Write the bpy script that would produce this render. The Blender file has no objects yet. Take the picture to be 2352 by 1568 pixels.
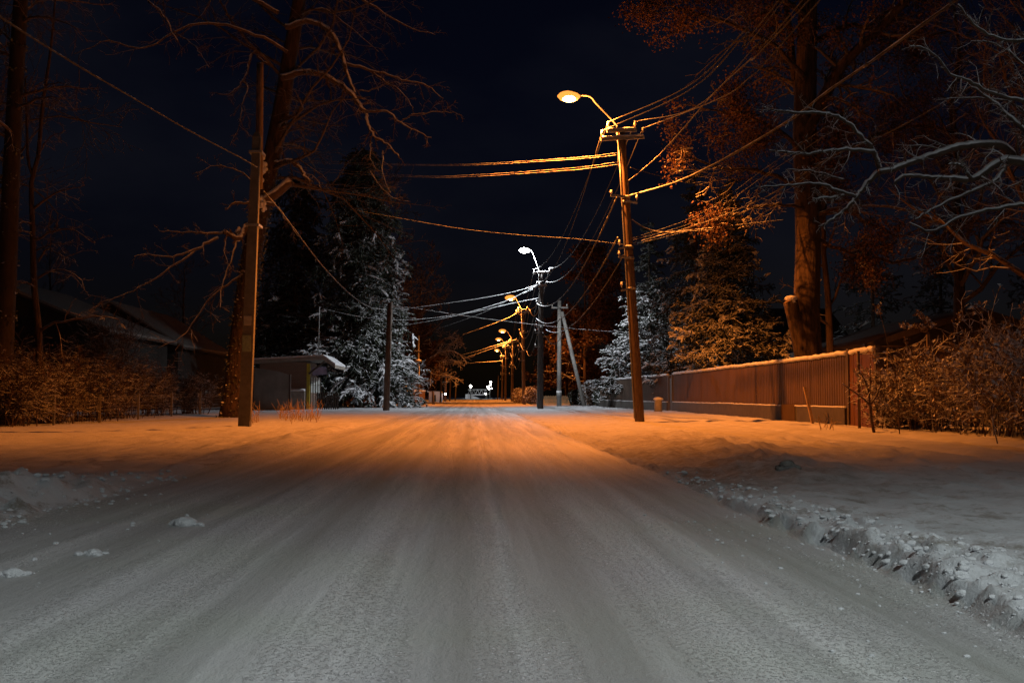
import bpy, math, random
import numpy as np
from mathutils import Vector, Matrix

sc = bpy.context.scene
COL = sc.collection
R = math.radians

# ------------------------------------------------------------------ camera
F, CX, CY = 2400.0, 1176.0, 784.0          # focal length in photo pixels (2352 wide)
CAM_H = 0.87
PITCH, YAW = math.atan(125 / 2400), math.atan(88 / 2400)
cd = bpy.data.cameras.new('camera'); cam = bpy.data.objects.new('camera', cd); COL.objects.link(cam)
cd.sensor_width = 36; cd.lens = 36 * F / 2352; cd.clip_start = 0.05; cd.clip_end = 4000
CM = Matrix.Rotation(-YAW, 3, 'Z') @ Matrix.Rotation(math.pi / 2 + PITCH, 3, 'X')
cam.matrix_world = Matrix.Translation((0, 0, CAM_H)) @ CM.to_4x4()
sc.camera = cam

def ray(px, py):
    return CM @ Vector((px - CX, CY - py, -F))
def at(px, py, Y):                          # point of the photo at distance Y along the road
    d = ray(px, py); t = Y / d.y
    return np.array((d.x * t, Y, CAM_H + d.z * t))
def on_line(px, py, A, B):                  # point of the photo on the vertical plane through plan points A, B
    d = ray(px, py); ax, ay = A; ux, uy = B[0] - A[0], B[1] - A[1]
    t = (ax * uy - ay * ux) / (d.x * uy - d.y * ux)
    return np.array((d.x * t, d.y * t, CAM_H + d.z * t))

# ------------------------------------------------------------------ noise
def _hash(i, j, s):
    h = (i.astype(np.int64) * 374761393 + j.astype(np.int64) * 668265263 + s * 974634777) & 0x7fffffff
    h = ((h ^ (h >> 13)) * 1274126177) & 0x7fffffff
    return ((h ^ (h >> 16)) & 0xffff) / 65535.0
def vnoise(x, y, s=0):
    i, j = np.floor(x), np.floor(y); fx, fy = x - i, y - j
    fx = fx * fx * (3 - 2 * fx); fy = fy * fy * (3 - 2 * fy)
    a, b, c, d = _hash(i, j, s), _hash(i + 1, j, s), _hash(i, j + 1, s), _hash(i + 1, j + 1, s)
    return (a * (1 - fx) + b * fx) * (1 - fy) + (c * (1 - fx) + d * fx) * fy
def fbm(x, y, s=0, o=4):
    v = 0; a = 0.5
    for k in range(o):
        v = v + a * vnoise(x, y, s + k * 17); x = x * 2.03 + 5.1; y = y * 2.03 + 1.7; a *= 0.5
    return v
def sstep(a, b, x):
    t = np.clip((x - a) / (b - a), 0, 1); return t * t * (3 - 2 * t)

def right_edge(y):
    return 2.0 + 0.22 * (fbm(y * 0.5, y * 0 + 3.3, 5) - 0.5) + 0.10 * (fbm(y * 3.1, y * 0 + 1.3, 9) - 0.5)
def left_edge(y):
    return -3.0 + 0.45 * (fbm(y * 0.35, y * 0 + 8.3, 25) - 0.5)
_fr = np.random.default_rng(99)
FEET = [(5.2 + .05 * k + .14 * (-1) ** k + _fr.normal() * .05, 9.5 + .66 * k + _fr.normal() * .06, .13) for k in range(22)] + [(6.9 - .09 * k + .13 * (-1) ** k + _fr.normal() * .06, 12 + .62 * k, .13) for k in range(14)] + [(_fr.uniform(3.2, 8.5), _fr.uniform(8, 24), _fr.uniform(.08, .2)) for k in range(26)]
def ground_z(x, y):
    x = np.asarray(x, float); y = np.asarray(y, float)
    re, le = right_edge(y), left_edge(y)
    near = 1 - sstep(24, 45, y)
    road = 0.012 * (fbm(x * 4.0, y * 0.25, 3) - 0.5) + 0.006 * (fbm(x * 11, y * 0.9, 4) - 0.5)
    for c, w, d in ((-1.9, .16, .012), (-.35, .16, .013), (.45, .15, .010), (1.35, .14, .010), (-1.2, .1, .007), (.05, .05, .006)):
        road = road - d * np.exp(-((x - c - 0.12 * np.sin(y * 0.11 + c * 3)) / w) ** 2)
    # right bank: a cut edge of loose snow, crumbly near the camera
    lump = (fbm(x * 5.5, y * 5.5, 11) - 0.5) + .45 * (fbm(x * 15, y * 15, 13, 3) - .45)
    re = re + near * (.10 * (fbm(x * 9, y * 7, 15, 3) - .5))
    up_r = sstep(0, 0.10, x - re); bil = np.abs(2 * vnoise(x * 8.5, y * 7, 81) - 1) * .6 + np.abs(2 * vnoise(x * 17, y * 14, 82) - 1) * .4
    edge_r = np.exp(-((x - re - 0.22) / 0.32) ** 2)
    nb = 1 - sstep(5.0, 10.5, y)
    zr = up_r * (0.018 + 0.062 * nb + 0.050 * nb * edge_r + (0.04 + .03 * nb) * lump * edge_r + 0.03 * lump + near * .055 * (bil - .35) * np.exp(-((x - re - .2) / .38) ** 2) + near * .02 * (bil - .35))
    bank = np.exp(-((x - 3.7 - 0.05 * (y - 14)) / 1.0) ** 2) * sstep(7.5, 12, y) * (1 - sstep(20, 27, y))
    zr = zr + bank * (0.10 + 0.26 * (fbm(x * 1.1, y * 0.7, 31) - 0.45) + 0.20 * (fbm(x * 3.4, y * 2.4, 32) - 0.5) + 0.07 * (fbm(x * 11, y * 9, 33, 3) - .45))
    zr = zr + up_r * (0.12 * sstep(2.5, 9, x) + 0.10 * (fbm(x * 0.6, y * 0.35, 41) - 0.5) + 0.045 * (fbm(x * 2.6, y * 1.8, 43) - 0.5) + near * 0.028 * (fbm(x * 9, y * 7, 44, 3) - .45))
    for fx, fy, fr in FEET:
        d2 = ((x - fx) / fr) ** 2 + ((y - fy) / (fr * 1.7)) ** 2
        zr = zr - .06 * np.exp(-d2 * d2) + .022 * np.exp(-(np.sqrt(d2) - 1.5) ** 2 * 6)
    zr = zr - 0.05 * np.exp(-((x - 6.2 - 0.03 * y) / .14) ** 2) * up_r - 0.05 * np.exp(-((x - 7.6 - 0.03 * y) / .14) ** 2) * up_r
    # left side: rough pushed-up snow
    up_l = sstep(0, 0.5, le - x)
    zl = up_l * (0.02 + 0.07 * (fbm(x * 1.6, y * 0.9, 51) - 0.4) + 0.10 * (fbm(x * 4, y * 3, 53) - 0.5) * (1 - sstep(20, 45, y)))
    pile = sstep(0, 0.25, -3.15 + 0.18 * (y - 6.2) * 0 - x + 0.5 * (fbm(x * 0 + 2, y * 1.7, 57) - 0.5)) * sstep(5.0, 6.0, y) * (1 - sstep(8.6, 11.5, y)) * (1 - sstep(4.2, 7, -x))
    zl = zl + pile * (0.13 + 0.34 * (fbm(x * 1.5, y * 1.2, 58) - 0.35) + 0.24 * (fbm(x * 5, y * 5, 59) - 0.5) + 0.10 * (fbm(x * 15, y * 15, 60, 3) - .45))
    ridge = np.exp(-((x + 3.3 + 0.02 * (y - 16)) / 0.35) ** 2) * sstep(11, 15, y) * (1 - sstep(24, 34, y))
    zl = zl + ridge * 0.10 * (0.5 + fbm(x * 3, y * 1.2, 61))
    zl = zl - 0.14 * sstep(6, 11, -x) * sstep(14, 22, y) * (1 - sstep(38, 50, y))
    z = road * (1 - up_r) * (1 - up_l) + zr + zl
    z = z - 0.0 * y
    far = sstep(60, 110, np.abs(x))
    return z + far * 0.8 * fbm(x * 0.02, y * 0.02, 71)
def gz(x, y):
    return float(ground_z(np.array([x]), np.array([y]))[0])

# ------------------------------------------------------------------ materials
def new_mat(name):
    m = bpy.data.materials.new(name); m.use_nodes = True
    nt = m.node_tree; b = nt.nodes['Principled BSDF']
    return m, nt, b
def N(nt, t, **kw):
    n = nt.nodes.new(t)
    for k, v in kw.items(): setattr(n, k, v)
    return n
def coords(nt, scale):
    tc = N(nt, 'ShaderNodeTexCoord'); mp = N(nt, 'ShaderNodeMapping')
    mp.inputs['Scale'].default_value = scale
    nt.links.new(tc.outputs['Object'], mp.inputs['Vector']); return mp.outputs['Vector']
def noise(nt, scale, detail=4, rough=0.55, vec=(1, 1, 1)):
    n = N(nt, 'ShaderNodeTexNoise'); n.inputs['Scale'].default_value = scale
    n.inputs['Detail'].default_value = detail; n.inputs['Roughness'].default_value = rough
    nt.links.new(coords(nt, vec), n.inputs['Vector']); return n.outputs['Fac']
def ramp(nt, fac, stops):
    r = N(nt, 'ShaderNodeValToRGB'); els = r.color_ramp.elements
    while len(els) < len(stops): els.new(0.5)
    for e, (p, c) in zip(els, stops):
        e.position = p; e.color = (*c, 1) if len(c) == 3 else c
    nt.links.new(fac, r.inputs['Fac']); return r.outputs['Color']
def mix(nt, fac, a, b, mode='MIX'):
    m = N(nt, 'ShaderNodeMix', data_type='RGBA', blend_type=mode)
    for s, v in ((m.inputs[0], fac), (m.inputs[6], a), (m.inputs[7], b)):
        if isinstance(v, (int, float)): s.default_value = v
        elif isinstance(v, tuple): s.default_value = (*v, 1)
        else: nt.links.new(v, s)
    return m.outputs[2]
def math_(nt, op, a, b=0.0, clamp=False):
    m = N(nt, 'ShaderNodeMath', operation=op, use_clamp=clamp)
    for s, v in ((m.inputs[0], a), (m.inputs[1], b)):
        if isinstance(v, (int, float)): s.default_value = v
        else: nt.links.new(v, s)
    return m.outputs[0]
def bump(nt, b, h, strength, dist):
    bp = N(nt, 'ShaderNodeBump'); bp.inputs['Strength'].default_value = strength; bp.inputs['Distance'].default_value = dist
    nt.links.new(h, bp.inputs['Height']); nt.links.new(bp.outputs['Normal'], b.inputs['Normal'])

SNOW = (0.78, 0.79, 0.82)
def plain(name, col, rough=0.7, var=0.25, scale=8, metal=0.0, bmp=0.3, vec=(1, 1, 1), bdist=0.02):
    m, nt, b = new_mat(name)
    n = noise(nt, scale, 5, 0.6, vec)
    c = ramp(nt, n, [(0.3, tuple(v * (1 - var) for v in col)), (0.7, tuple(min(1, v * (1 + var)) for v in col))])
    nt.links.new(c, b.inputs['Base Color']); b.inputs['Roughness'].default_value = rough; b.inputs['Metallic'].default_value = metal
    if bmp: bump(nt, b, n, bmp, bdist)
    return m
def snowy(name, col, amount=0.5, scale=3.0, rough=0.8, var=0.3, vec=(1, 1, 1), patch=0.35, bscale=12, relief=(.5, .02)):
    """something with snow lying on its upward faces; amount 0..1"""
    m, nt, b = new_mat(name)
    n = noise(nt, bscale, 5, 0.65, vec)
    base = ramp(nt, n, [(0.3, tuple(v * (1 - var) for v in col)), (0.7, tuple(v * (1 + var) for v in col))])
    g = N(nt, 'ShaderNodeNewGeometry'); sx = N(nt, 'ShaderNodeSeparateXYZ'); nt.links.new(g.outputs['Normal'], sx.inputs[0])
    p = noise(nt, scale, 3, 0.6)
    v = math_(nt, 'ADD', sx.outputs['Z'], math_(nt, 'MULTIPLY', math_(nt, 'SUBTRACT', p, 0.5), patch * 4))
    t0 = 1.0 - amount * 1.2
    mr = N(nt, 'ShaderNodeMapRange'); mr.inputs[1].default_value = t0 - 0.12; mr.inputs[2].default_value = t0 + 0.12
    nt.links.new(v, mr.inputs[0])
    c = mix(nt, mr.outputs[0], base, SNOW)
    nt.links.new(c, b.inputs['Base Color']); b.inputs['Roughness'].default_value = rough
    bump(nt, b, n, *relief)
    return m

M = {}
def make_ground_mats():
    # packed snow of the road: streaks along the wheel tracks, loose bright flecks, dirty scuffs
    m, nt, b = new_mat('packed_snow')
    st = noise(nt, 1.0, 6, 0.6, (5.5, 0.10, 1)); st2 = noise(nt, 1.0, 4, 0.6, (1.3, 0.05, 1))
    s = math_(nt, 'ADD', math_(nt, 'MULTIPLY', st, 0.5), math_(nt, 'MULTIPLY', st2, 0.55))
    c = ramp(nt, s, [(0.40, (0.40, 0.405, 0.40)), (0.54, (0.54, 0.545, 0.55)), (0.66, (0.70, 0.705, 0.72))])
    fl = noise(nt, 48, 4, 0.75, (1, 0.8, 1)); loose = noise(nt, 1.0, 5, 0.6, (3.5, 0.22, 1))
    tcx = N(nt, 'ShaderNodeTexCoord'); sxx = N(nt, 'ShaderNodeSeparateXYZ'); nt.links.new(tcx.outputs['Object'], sxx.inputs[0])
    wv = math_(nt, 'ADD', sxx.outputs['X'], math_(nt, 'MULTIPLY', math_(nt, 'SUBTRACT', noise(nt, 1.0, 2, .5, (.3, .16, 1)), .5), .35))
    def track(x0, w_):
        d_ = math_(nt, 'DIVIDE', math_(nt, 'SUBTRACT', wv, x0), w_)
        return math_(nt, 'POWER', 2.718, math_(nt, 'MULTIPLY', math_(nt, 'MULTIPLY', d_, d_), -1.0))
    lo_ = loose
    for x0, w_, g in ((-1.66, .045, .20), (-1.35, .16, .09), (-.62, .13, .11), (.16, .05, .16), (.85, .14, .12), (1.25, .06, .12), (-2.4, .2, .08), (-1.98, .13, -.16), (-.98, .12, -.13), (.5, .13, -.13), (-.15, .12, -.12), (1.62, .1, -.1)):
        lo_ = math_(nt, 'ADD', lo_, math_(nt, 'MULTIPLY', track(x0, w_), g)); s = math_(nt, 'ADD', s, math_(nt, 'MULTIPLY', track(x0, w_), g * .8))
    loose = lo_
    c = ramp(nt, s, [(0.38, (0.38, 0.385, 0.38)), (0.54, (0.53, 0.535, 0.54)), (0.67, (0.72, 0.725, 0.74))])
    fm = math_(nt, 'MULTIPLY', ramp(nt, fl, [(0.53, (0, 0, 0)), (0.60, (1, 1, 1))]), ramp(nt, loose, [(0.46, (0.10,) * 3), (0.56, (1, 1, 1))]))
    c = mix(nt, math_(nt, 'MULTIPLY', fm, 0.95), c, (0.92, 0.91, 0.94))
    dn = noise(nt, 2.2, 6, 0.7, (1, 0.45, 1))
    c = mix(nt, ramp(nt, dn, [(0.62, (0, 0, 0)), (0.78, (0.45,) * 3)]), c, (0.24, 0.21, 0.18))
    # faint greenish and mauve tints of slush frozen into the tracks
    tn = noise(nt, 0.55, 2, 0.5, (0.8, 1, 1))
    c = mix(nt, 1.0, c, ramp(nt, tn, [(0.35, (0.97, 1.0, 0.95)), (0.5, (1.0, 1.0, 1.0)), (0.65, (0.98, 0.97, 1.0))]), 'MULTIPLY')
    nt.links.new(c, b.inputs['Base Color']); b.inputs['Roughness'].default_value = 0.62
    b.inputs['Specular IOR Level'].default_value = 0.3
    h = math_(nt, 'ADD', math_(nt, 'MULTIPLY', fm, 0.8), math_(nt, 'ADD', math_(nt, 'MULTIPLY', noise(nt, 90, 4, 0.7), 0.35), math_(nt, 'MULTIPLY', noise(nt, 14, 4, 0.6, (1.6, 0.5, 1)), 0.6)))
    bump(nt, b, h, 0.85, 0.022); M['road'] = m
    m, nt, b = new_mat('verge_snow')
    n1 = noise(nt, 1.4, 6, 0.65); c = ramp(nt, n1, [(0.3, (0.50, 0.51, 0.53)), (0.65, (0.66, 0.67, 0.70))])
    # trampled snow with earth and grass showing beside the carriageway
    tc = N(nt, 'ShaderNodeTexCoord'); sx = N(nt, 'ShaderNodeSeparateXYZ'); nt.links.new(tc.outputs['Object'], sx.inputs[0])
    ax = math_(nt, 'ABSOLUTE', math_(nt, 'ADD', sx.outputs['X'], 0.5))
    mr = N(nt, 'ShaderNodeMapRange'); mr.inputs[1].default_value = 2.4; mr.inputs[2].default_value = 7.0; mr.inputs[3].default_value = 1.0; mr.inputs[4].default_value = 0.25
    nt.links.new(ax, mr.inputs[0])
    d = noise(nt, 3.4, 8, 0.8, (1, 0.7, 1)); d2 = noise(nt, 0.45, 3, 0.5)
    dm = math_(nt, 'MULTIPLY', ramp(nt, d, [(0.50, (0, 0, 0)), (0.62, (0.85,) * 3)]), ramp(nt, d2, [(0.42, (0.12,) * 3), (0.56, (1, 1, 1))]))
    dm = math_(nt, 'MULTIPLY', dm, mr.outputs[0])
    c = mix(nt, dm, c, (0.20, 0.17, 0.13))
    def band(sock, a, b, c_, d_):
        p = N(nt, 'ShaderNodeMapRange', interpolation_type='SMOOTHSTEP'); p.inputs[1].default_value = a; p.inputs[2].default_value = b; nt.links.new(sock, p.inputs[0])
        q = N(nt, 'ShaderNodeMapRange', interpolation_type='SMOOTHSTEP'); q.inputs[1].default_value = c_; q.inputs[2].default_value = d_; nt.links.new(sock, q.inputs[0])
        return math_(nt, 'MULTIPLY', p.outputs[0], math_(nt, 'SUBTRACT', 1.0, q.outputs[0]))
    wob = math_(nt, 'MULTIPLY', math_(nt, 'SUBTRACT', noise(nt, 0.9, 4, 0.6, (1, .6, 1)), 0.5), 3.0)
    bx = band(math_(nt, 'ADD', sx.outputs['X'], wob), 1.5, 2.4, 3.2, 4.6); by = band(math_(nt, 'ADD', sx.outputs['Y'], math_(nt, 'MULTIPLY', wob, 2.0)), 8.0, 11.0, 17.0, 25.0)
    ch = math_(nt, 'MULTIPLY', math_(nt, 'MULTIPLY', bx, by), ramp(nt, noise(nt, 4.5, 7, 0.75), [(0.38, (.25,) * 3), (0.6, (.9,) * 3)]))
    c = mix(nt, ch, c, (0.22, 0.19, 0.16))  # right bank band: dirty snow crumbs, plus slope shade painted into the colour
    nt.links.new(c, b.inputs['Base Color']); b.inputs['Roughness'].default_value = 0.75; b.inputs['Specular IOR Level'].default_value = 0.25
    h = math_(nt, 'ADD', noise(nt, 16, 6, 0.65), math_(nt, 'MULTIPLY', noise(nt, 75, 3, 0.7), 0.4))
    bump(nt, b, h, 0.6, 0.03); M['verge'] = m
make_ground_mats()
M['snow'] = plain('loose_snow', (0.70, 0.71, 0.74), 0.7, 0.10, 26, bmp=1.0, bdist=0.03)
M['dirty_snow'] = plain('dirty_snow', (0.24, 0.22, 0.2), 0.8, 0.4, 12, bmp=0.8)
M['pole_wood'] = snowy('weathered_pole_wood', (0.11, 0.070, 0.045), 0.06, 5, 0.85, 0.45, (3, 3, 0.35), patch=0.42, bscale=10)
M['pole_dark'] = snowy('dark_tarred_pole', (0.06, 0.05, 0.045), 0.04, 5, 0.8, 0.4, (3, 3, 0.35), patch=0.4, bscale=10)
M['concrete'] = plain('grey_concrete', (0.24, 0.23, 0.21), 0.85, 0.22, 6, bmp=0.4)
M['pole_concrete'] = plain('old_concrete', (0.10, 0.09, 0.075), 0.85, 0.3, 5, bmp=0.5)
M['metal'] = snowy('galvanised_metal', (0.20, 0.20, 0.19), 0.5, 4, 0.5, 0.2, patch=0.15)
M['porcelain'] = snowy('insulator_porcelain', (0.55, 0.5, 0.42), 0.7, 8, 0.35, 0.1, patch=0.2)
M['housing'] = plain('lamp_housing', (0.28, 0.28, 0.27), 0.5, 0.15, 6, bmp=0.1)
M['wire'] = snowy('snow_laden_cable', (0.035, 0.035, 0.035), 0.42, 5, 0.7, 0.2, patch=0.6)
M['wire_thick'] = snowy('cable_heavy_with_snow', (0.04, 0.04, 0.04), 0.72, 3, 0.8, 0.2, patch=0.6)
M['bark'] = snowy('tree_bark', (0.046, 0.027, 0.016), 0.20, 2.5, 0.9, 0.75, (1, 1, 0.16), patch=0.24, bscale=11, relief=(1.0, .09))
M['limb'] = snowy('snow_covered_limb', (0.07, 0.045, 0.03), 0.72, 3, 0.9, 0.4, patch=0.14)
M['limb_snow'] = snowy('limb_deep_in_snow', (0.06, 0.04, 0.027), 0.76, 3, 0.9, 0.4, patch=0.14)
M['bark_dark'] = snowy('dark_bark', (0.025, 0.015, 0.01), 0.16, 2.5, 0.9, 0.5, (1, 1, 0.3), patch=0.25, bscale=9)
M['twig'] = snowy('frosted_twigs', (0.085, 0.052, 0.032), 0.40, 2.5, 0.9, 0.4, patch=0.35)
M['twig_hedge'] = snowy('hedge_twigs', (0.042, 0.023, 0.012), 0.20, 2.5, 0.9, 0.45, patch=0.35)
M['twig_dark'] = snowy('bare_twigs', (0.07, 0.05, 0.035), 0.22, 2.0, 0.9, 0.4, patch=0.35)
M['twig_snow'] = snowy('twigs_under_snow', (0.10, 0.065, 0.042), 0.74, 3, 0.9, 0.4, patch=0.3)
M['needles'] = snowy('spruce_needles_with_snow', (0.022, 0.028, 0.014), 0.24, 1.0, 0.85, 0.4, patch=0.42)
M['needles_heavy'] = snowy('needles_heavy_with_snow', (0.026, 0.032, 0.018), 0.40, 1.2, 0.85, 0.4, patch=0.36)
M['needles_dark'] = snowy('dark_needles', (0.016, 0.02, 0.012), 0.16, 1.4, 0.85, 0.4, patch=0.30)
M['oak_leaf'] = snowy('withered_oak_leaves', (0.065, 0.025, 0.008), 0.06, 3, 0.75, 0.5, patch=0.3)
M['ivy'] = snowy('ivy_leaves', (0.06, 0.06, 0.025), 0.25, 4, 0.6, 0.5, patch=0.3)
M['seed'] = snowy('snowy_seed_heads', (0.16, 0.10, 0.055), 0.58, 6, 0.85, 0.4, patch=0.3)
M['fence_metal'] = plain('corrugated_sheet', (0.075, 0.043, 0.025), 0.55, 0.25, 2.5, metal=0.0, bmp=0.15, vec=(1, 1, 0.4))
M['plinth'] = plain('plinth_concrete', (0.06, 0.05, 0.042), 0.85, 0.25, 4, bmp=0.4)
M['red_board'] = plain('red_brown_board', (0.11, 0.034, 0.018), 0.7, 0.3, 6, bmp=0.3, vec=(4, 4, 0.4))
M['dark_board'] = plain('dark_board', (0.07, 0.05, 0.04), 0.8, 0.35, 6, bmp=0.3, vec=(4, 4, 0.4))
M['steel'] = plain('painted_steel', (0.09, 0.08, 0.07), 0.6, 0.2, 10, bmp=0.1)
M['render_wall'] = plain('grey_plaster', (0.24, 0.21, 0.18), 0.9, 0.2, 5, bmp=0.3)
M['sheet_grey'] = plain('grey_green_sheet', (0.17, 0.18, 0.17), 0.6, 0.3, 1.2, bmp=0.15)
M['yellow'] = plain('yellow_paint', (0.42, 0.33, 0.03), 0.6, 0.2, 6, bmp=0.1)
M['white_paint'] = plain('white_paint', (0.75, 0.76, 0.78), 0.6, 0.08, 8, bmp=0.2)
M['pale_panel'] = plain('pale_panel', (0.45, 0.48, 0.46), 0.35, 0.2, 2, bmp=0.0)
M['mauve_panel'] = plain('mauve_panel', (0.20, 0.17, 0.26), 0.5, 0.2, 2, bmp=0.0)
M['dark_plaster'] = plain('dark_plaster', (0.032, 0.028, 0.025), 0.9, 0.3, 4, bmp=0.2)
M['dark'] = plain('dark_paint', (0.03, 0.03, 0.03), 0.6, 0.2, 4, bmp=0.1)
M['paper'] = plain('faded_notice', (0.16, 0.2, 0.14), 0.8, 0.3, 14, bmp=0.1)
M['grass'] = plain('dry_grass', (0.30, 0.20, 0.09), 0.8, 0.3, 20, bmp=0.0)
M['cut_wood'] = plain('sawn_wood', (0.42, 0.28, 0.14), 0.8, 0.25, 14, bmp=0.2)

def brick_mat():
    m, nt, b = new_mat('brick')
    t = N(nt, 'ShaderNodeTexBrick'); t.inputs['Scale'].default_value = 1.0
    t.inputs['Color1'].default_value = (0.20, 0.11, 0.075, 1); t.inputs['Color2'].default_value = (0.15, 0.085, 0.06, 1); t.inputs['Mortar'].default_value = (0.2, 0.17, 0.14, 1)
    t.inputs['Brick Width'].default_value = 0.25; t.inputs['Row Height'].default_value = 0.075; t.inputs['Mortar Size'].default_value = 0.008
    tc = N(nt, 'ShaderNodeTexCoord'); sx = N(nt, 'ShaderNodeSeparateXYZ'); cb = N(nt, 'ShaderNodeCombineXYZ')
    nt.links.new(tc.outputs['Object'], sx.inputs[0])
    nt.links.new(math_(nt, 'ADD', sx.outputs['X'], sx.outputs['Y']), cb.inputs[0]); nt.links.new(sx.outputs['Z'], cb.inputs[1])
    nt.links.new(cb.outputs[0], t.inputs['Vector']); nt.links.new(t.outputs['Color'], b.inputs['Base Color']); b.inputs['Roughness'].default_value = 0.9
    bump(nt, b, t.outputs['Fac'], 0.4, -0.01)
    return m
M['brick'] = brick_mat()
def emit(name, col, s):
    m, nt, b = new_mat(name)
    b.inputs['Base Color'].default_value = (0.1, 0.1, 0.1, 1)
    b.inputs['Emission Color'].default_value = (*col, 1); b.inputs['Emission Strength'].default_value = s
    return m
ORANGE, WHITE = (1.0, 0.262, 0.034), (0.90, 0.95, 1.0)
M['lens_orange'] = emit('sodium_lens', (1.0, 0.30, 0.045), 1.7)
M['bulb_orange'] = emit('sodium_bulb', (1.0, 0.62, 0.25), 40)
M['lens_white'] = emit('white_lens', (1.0, 0.98, 0.92), 45)
M['window_lit'] = emit('lit_window', (0.75, 0.9, 1.0), 2.5)

# ------------------------------------------------------------------ mesh helpers
class MB:
    """collects geometry; build() links it as ONE mesh object"""
    def __init__(s): s.v = []; s.f = []; s.n = 0; s.smooth = []
    def add(s, verts, faces, smooth=True):
        verts = np.asarray(verts, float).reshape(-1, 3)
        for fa in (faces if isinstance(faces, list) and len(faces) and isinstance(faces[0], np.ndarray) and faces[0].ndim == 2 else [np.asarray(faces)]):
            s.f.append(fa.astype(np.int64) + s.n); s.smooth.append(smooth)
        s.v.append(verts); s.n += len(verts)
    def box(s, lo, hi, rot=0, piv=None):
        x0, y0, z0 = lo; x1, y1, z1 = hi
        v = np.array([(x0, y0, z0), (x1, y0, z0), (x1, y1, z0), (x0, y1, z0), (x0, y0, z1), (x1, y0, z1), (x1, y1, z1), (x0, y1, z1)], float)
        if rot:
            p = np.array(piv if piv is not None else ((x0 + x1) / 2, (y0 + y1) / 2)); c, q = math.cos(rot), math.sin(rot)
            d = v[:, :2] - p; v[:, 0] = p[0] + d[:, 0] * c - d[:, 1] * q; v[:, 1] = p[1] + d[:, 0] * q + d[:, 1] * c
        s.add(v, np.array([(0, 3, 2, 1), (4, 5, 6, 7), (0, 1, 5, 4), (1, 2, 6, 5), (2, 3, 7, 6), (3, 0, 4, 7)]), False)
    def beam(s, a, b, w, h, up=(0, 0, 1)):
        a, b = np.array(a, float), np.array(b, float); t = b - a; t /= np.linalg.norm(t)
        u = np.cross(up, t); u /= max(np.linalg.norm(u), 1e-6); w2 = np.cross(t, u)
        v = [p + i * u * w / 2 + j * w2 * h / 2 for p in (a, b) for i, j in ((-1, -1), (1, -1), (1, 1), (-1, 1))]
        s.add(v, np.array([(0, 3, 2, 1), (4, 5, 6, 7), (0, 1, 5, 4), (1, 2, 6, 5), (2, 3, 7, 6), (3, 0, 4, 7)]), False)
    def prism(s, a, b, faces_xy):
        pass
    def tube(s, pts, rad, sides=8, smooth=True, cap=True):
        P = np.asarray(pts, float)[None]; r = np.asarray(rad, float)
        if r.ndim == 0: r = np.full(P.shape[1], float(r))
        s.tubes(P, r[None], sides, smooth, cap)
    def tubes(s, P, Rr, sides=3, smooth=True, cap=False):
        P = np.asarray(P, float); Rr = np.asarray(Rr, float); n, k, _ = P.shape
        if n == 0: return
        T = np.gradient(P, axis=1); T /= np.maximum(np.linalg.norm(T, axis=2, keepdims=True), 1e-9)
        chord = P[:, -1] - P[:, 0]; chord /= np.maximum(np.linalg.norm(chord, axis=1, keepdims=True), 1e-9)
        ref = np.where(np.abs(chord[:, 2:3]) < 0.8, np.array([[0, 0, 1.0]]), np.array([[1.0, 0.13, 0]]))
        ref = np.repeat(ref[:, None], k, 1)
        U = np.cross(ref, T); U /= np.maximum(np.linalg.norm(U, axis=2, keepdims=True), 1e-9); W = np.cross(T, U)
        a = np.arange(sides) * 2 * math.pi / sides + (math.pi / 2 if sides == 3 else 0)
        V = P[:, :, None] + Rr[:, :, None, None] * (np.cos(a)[None, None, :, None] * U[:, :, None] + np.sin(a)[None, None, :, None] * W[:, :, None])
        i = np.arange(n)[:, None, None] * k * sides; j = np.arange(k - 1)[None, :, None] * sides; q = np.arange(sides)[None, None]
        q1 = (q + 1) % sides
        Fc = np.stack([i + j + q, i + j + q1, i + j + sides + q1, i + j + sides + q], -1).reshape(-1, 4)
        fl = [Fc]
        if cap and n <= 50:
            c0 = np.arange(n)[:, None] * k * sides + np.arange(sides)[None, ::-1]
            c1 = np.arange(n)[:, None] * k * sides + (k - 1) * sides + np.arange(sides)[None]
            fl += [c0, c1]
        s.add(V.reshape(-1, 3), fl, smooth)
    def quads(s, V, smooth=False):             # V (n,4,3)
        n = len(V); s.add(V.reshape(-1, 3), np.arange(n * 4).reshape(n, 4), smooth)
    def build(s, name, m, parent=None):
        me = bpy.data.meshes.new(name); V = np.concatenate(s.v)
        o = bpy.data.objects.new(name, me)
        if parent is not None:
            o.parent = parent; V = V - np.array(world_loc(parent))
        me.vertices.add(len(V)); me.vertices.foreach_set('co', V.astype(np.float32).ravel())
        lens = np.concatenate([np.full(len(f), f.shape[1]) for f in s.f]); idx = np.concatenate([f.ravel() for f in s.f])
        me.loops.add(len(idx)); me.loops.foreach_set('vertex_index', idx.astype(np.int32))
        me.polygons.add(len(lens)); st = np.concatenate([[0], np.cumsum(lens)[:-1]])
        me.polygons.foreach_set('loop_start', st.astype(np.int32))
        sm = np.concatenate([np.full(len(f), t) for f, t in zip(s.f, s.smooth)])
        me.polygons.foreach_set('use_smooth', sm)
        me.update(calc_edges=True); me.validate()
        me.materials.append(M[m] if isinstance(m, str) else m)
        COL.objects.link(o); return o
def world_loc(o):
    p = Vector((0, 0, 0))
    while o is not None: p = p + o.location; o = o.parent
    return p
def tag(o, label, cat=None, group=None, kind=None):
    if label: o['label'] = label
    if cat: o['category'] = cat
    if group: o['group'] = group
    if kind: o['kind'] = kind
    return o
def thing(name, loc, label, cat, group=None):
    o = bpy.data.objects.new(name, None); o.empty_display_size = 0.2; COL.objects.link(o); o.location = loc
    return tag(o, label, cat, group)
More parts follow.
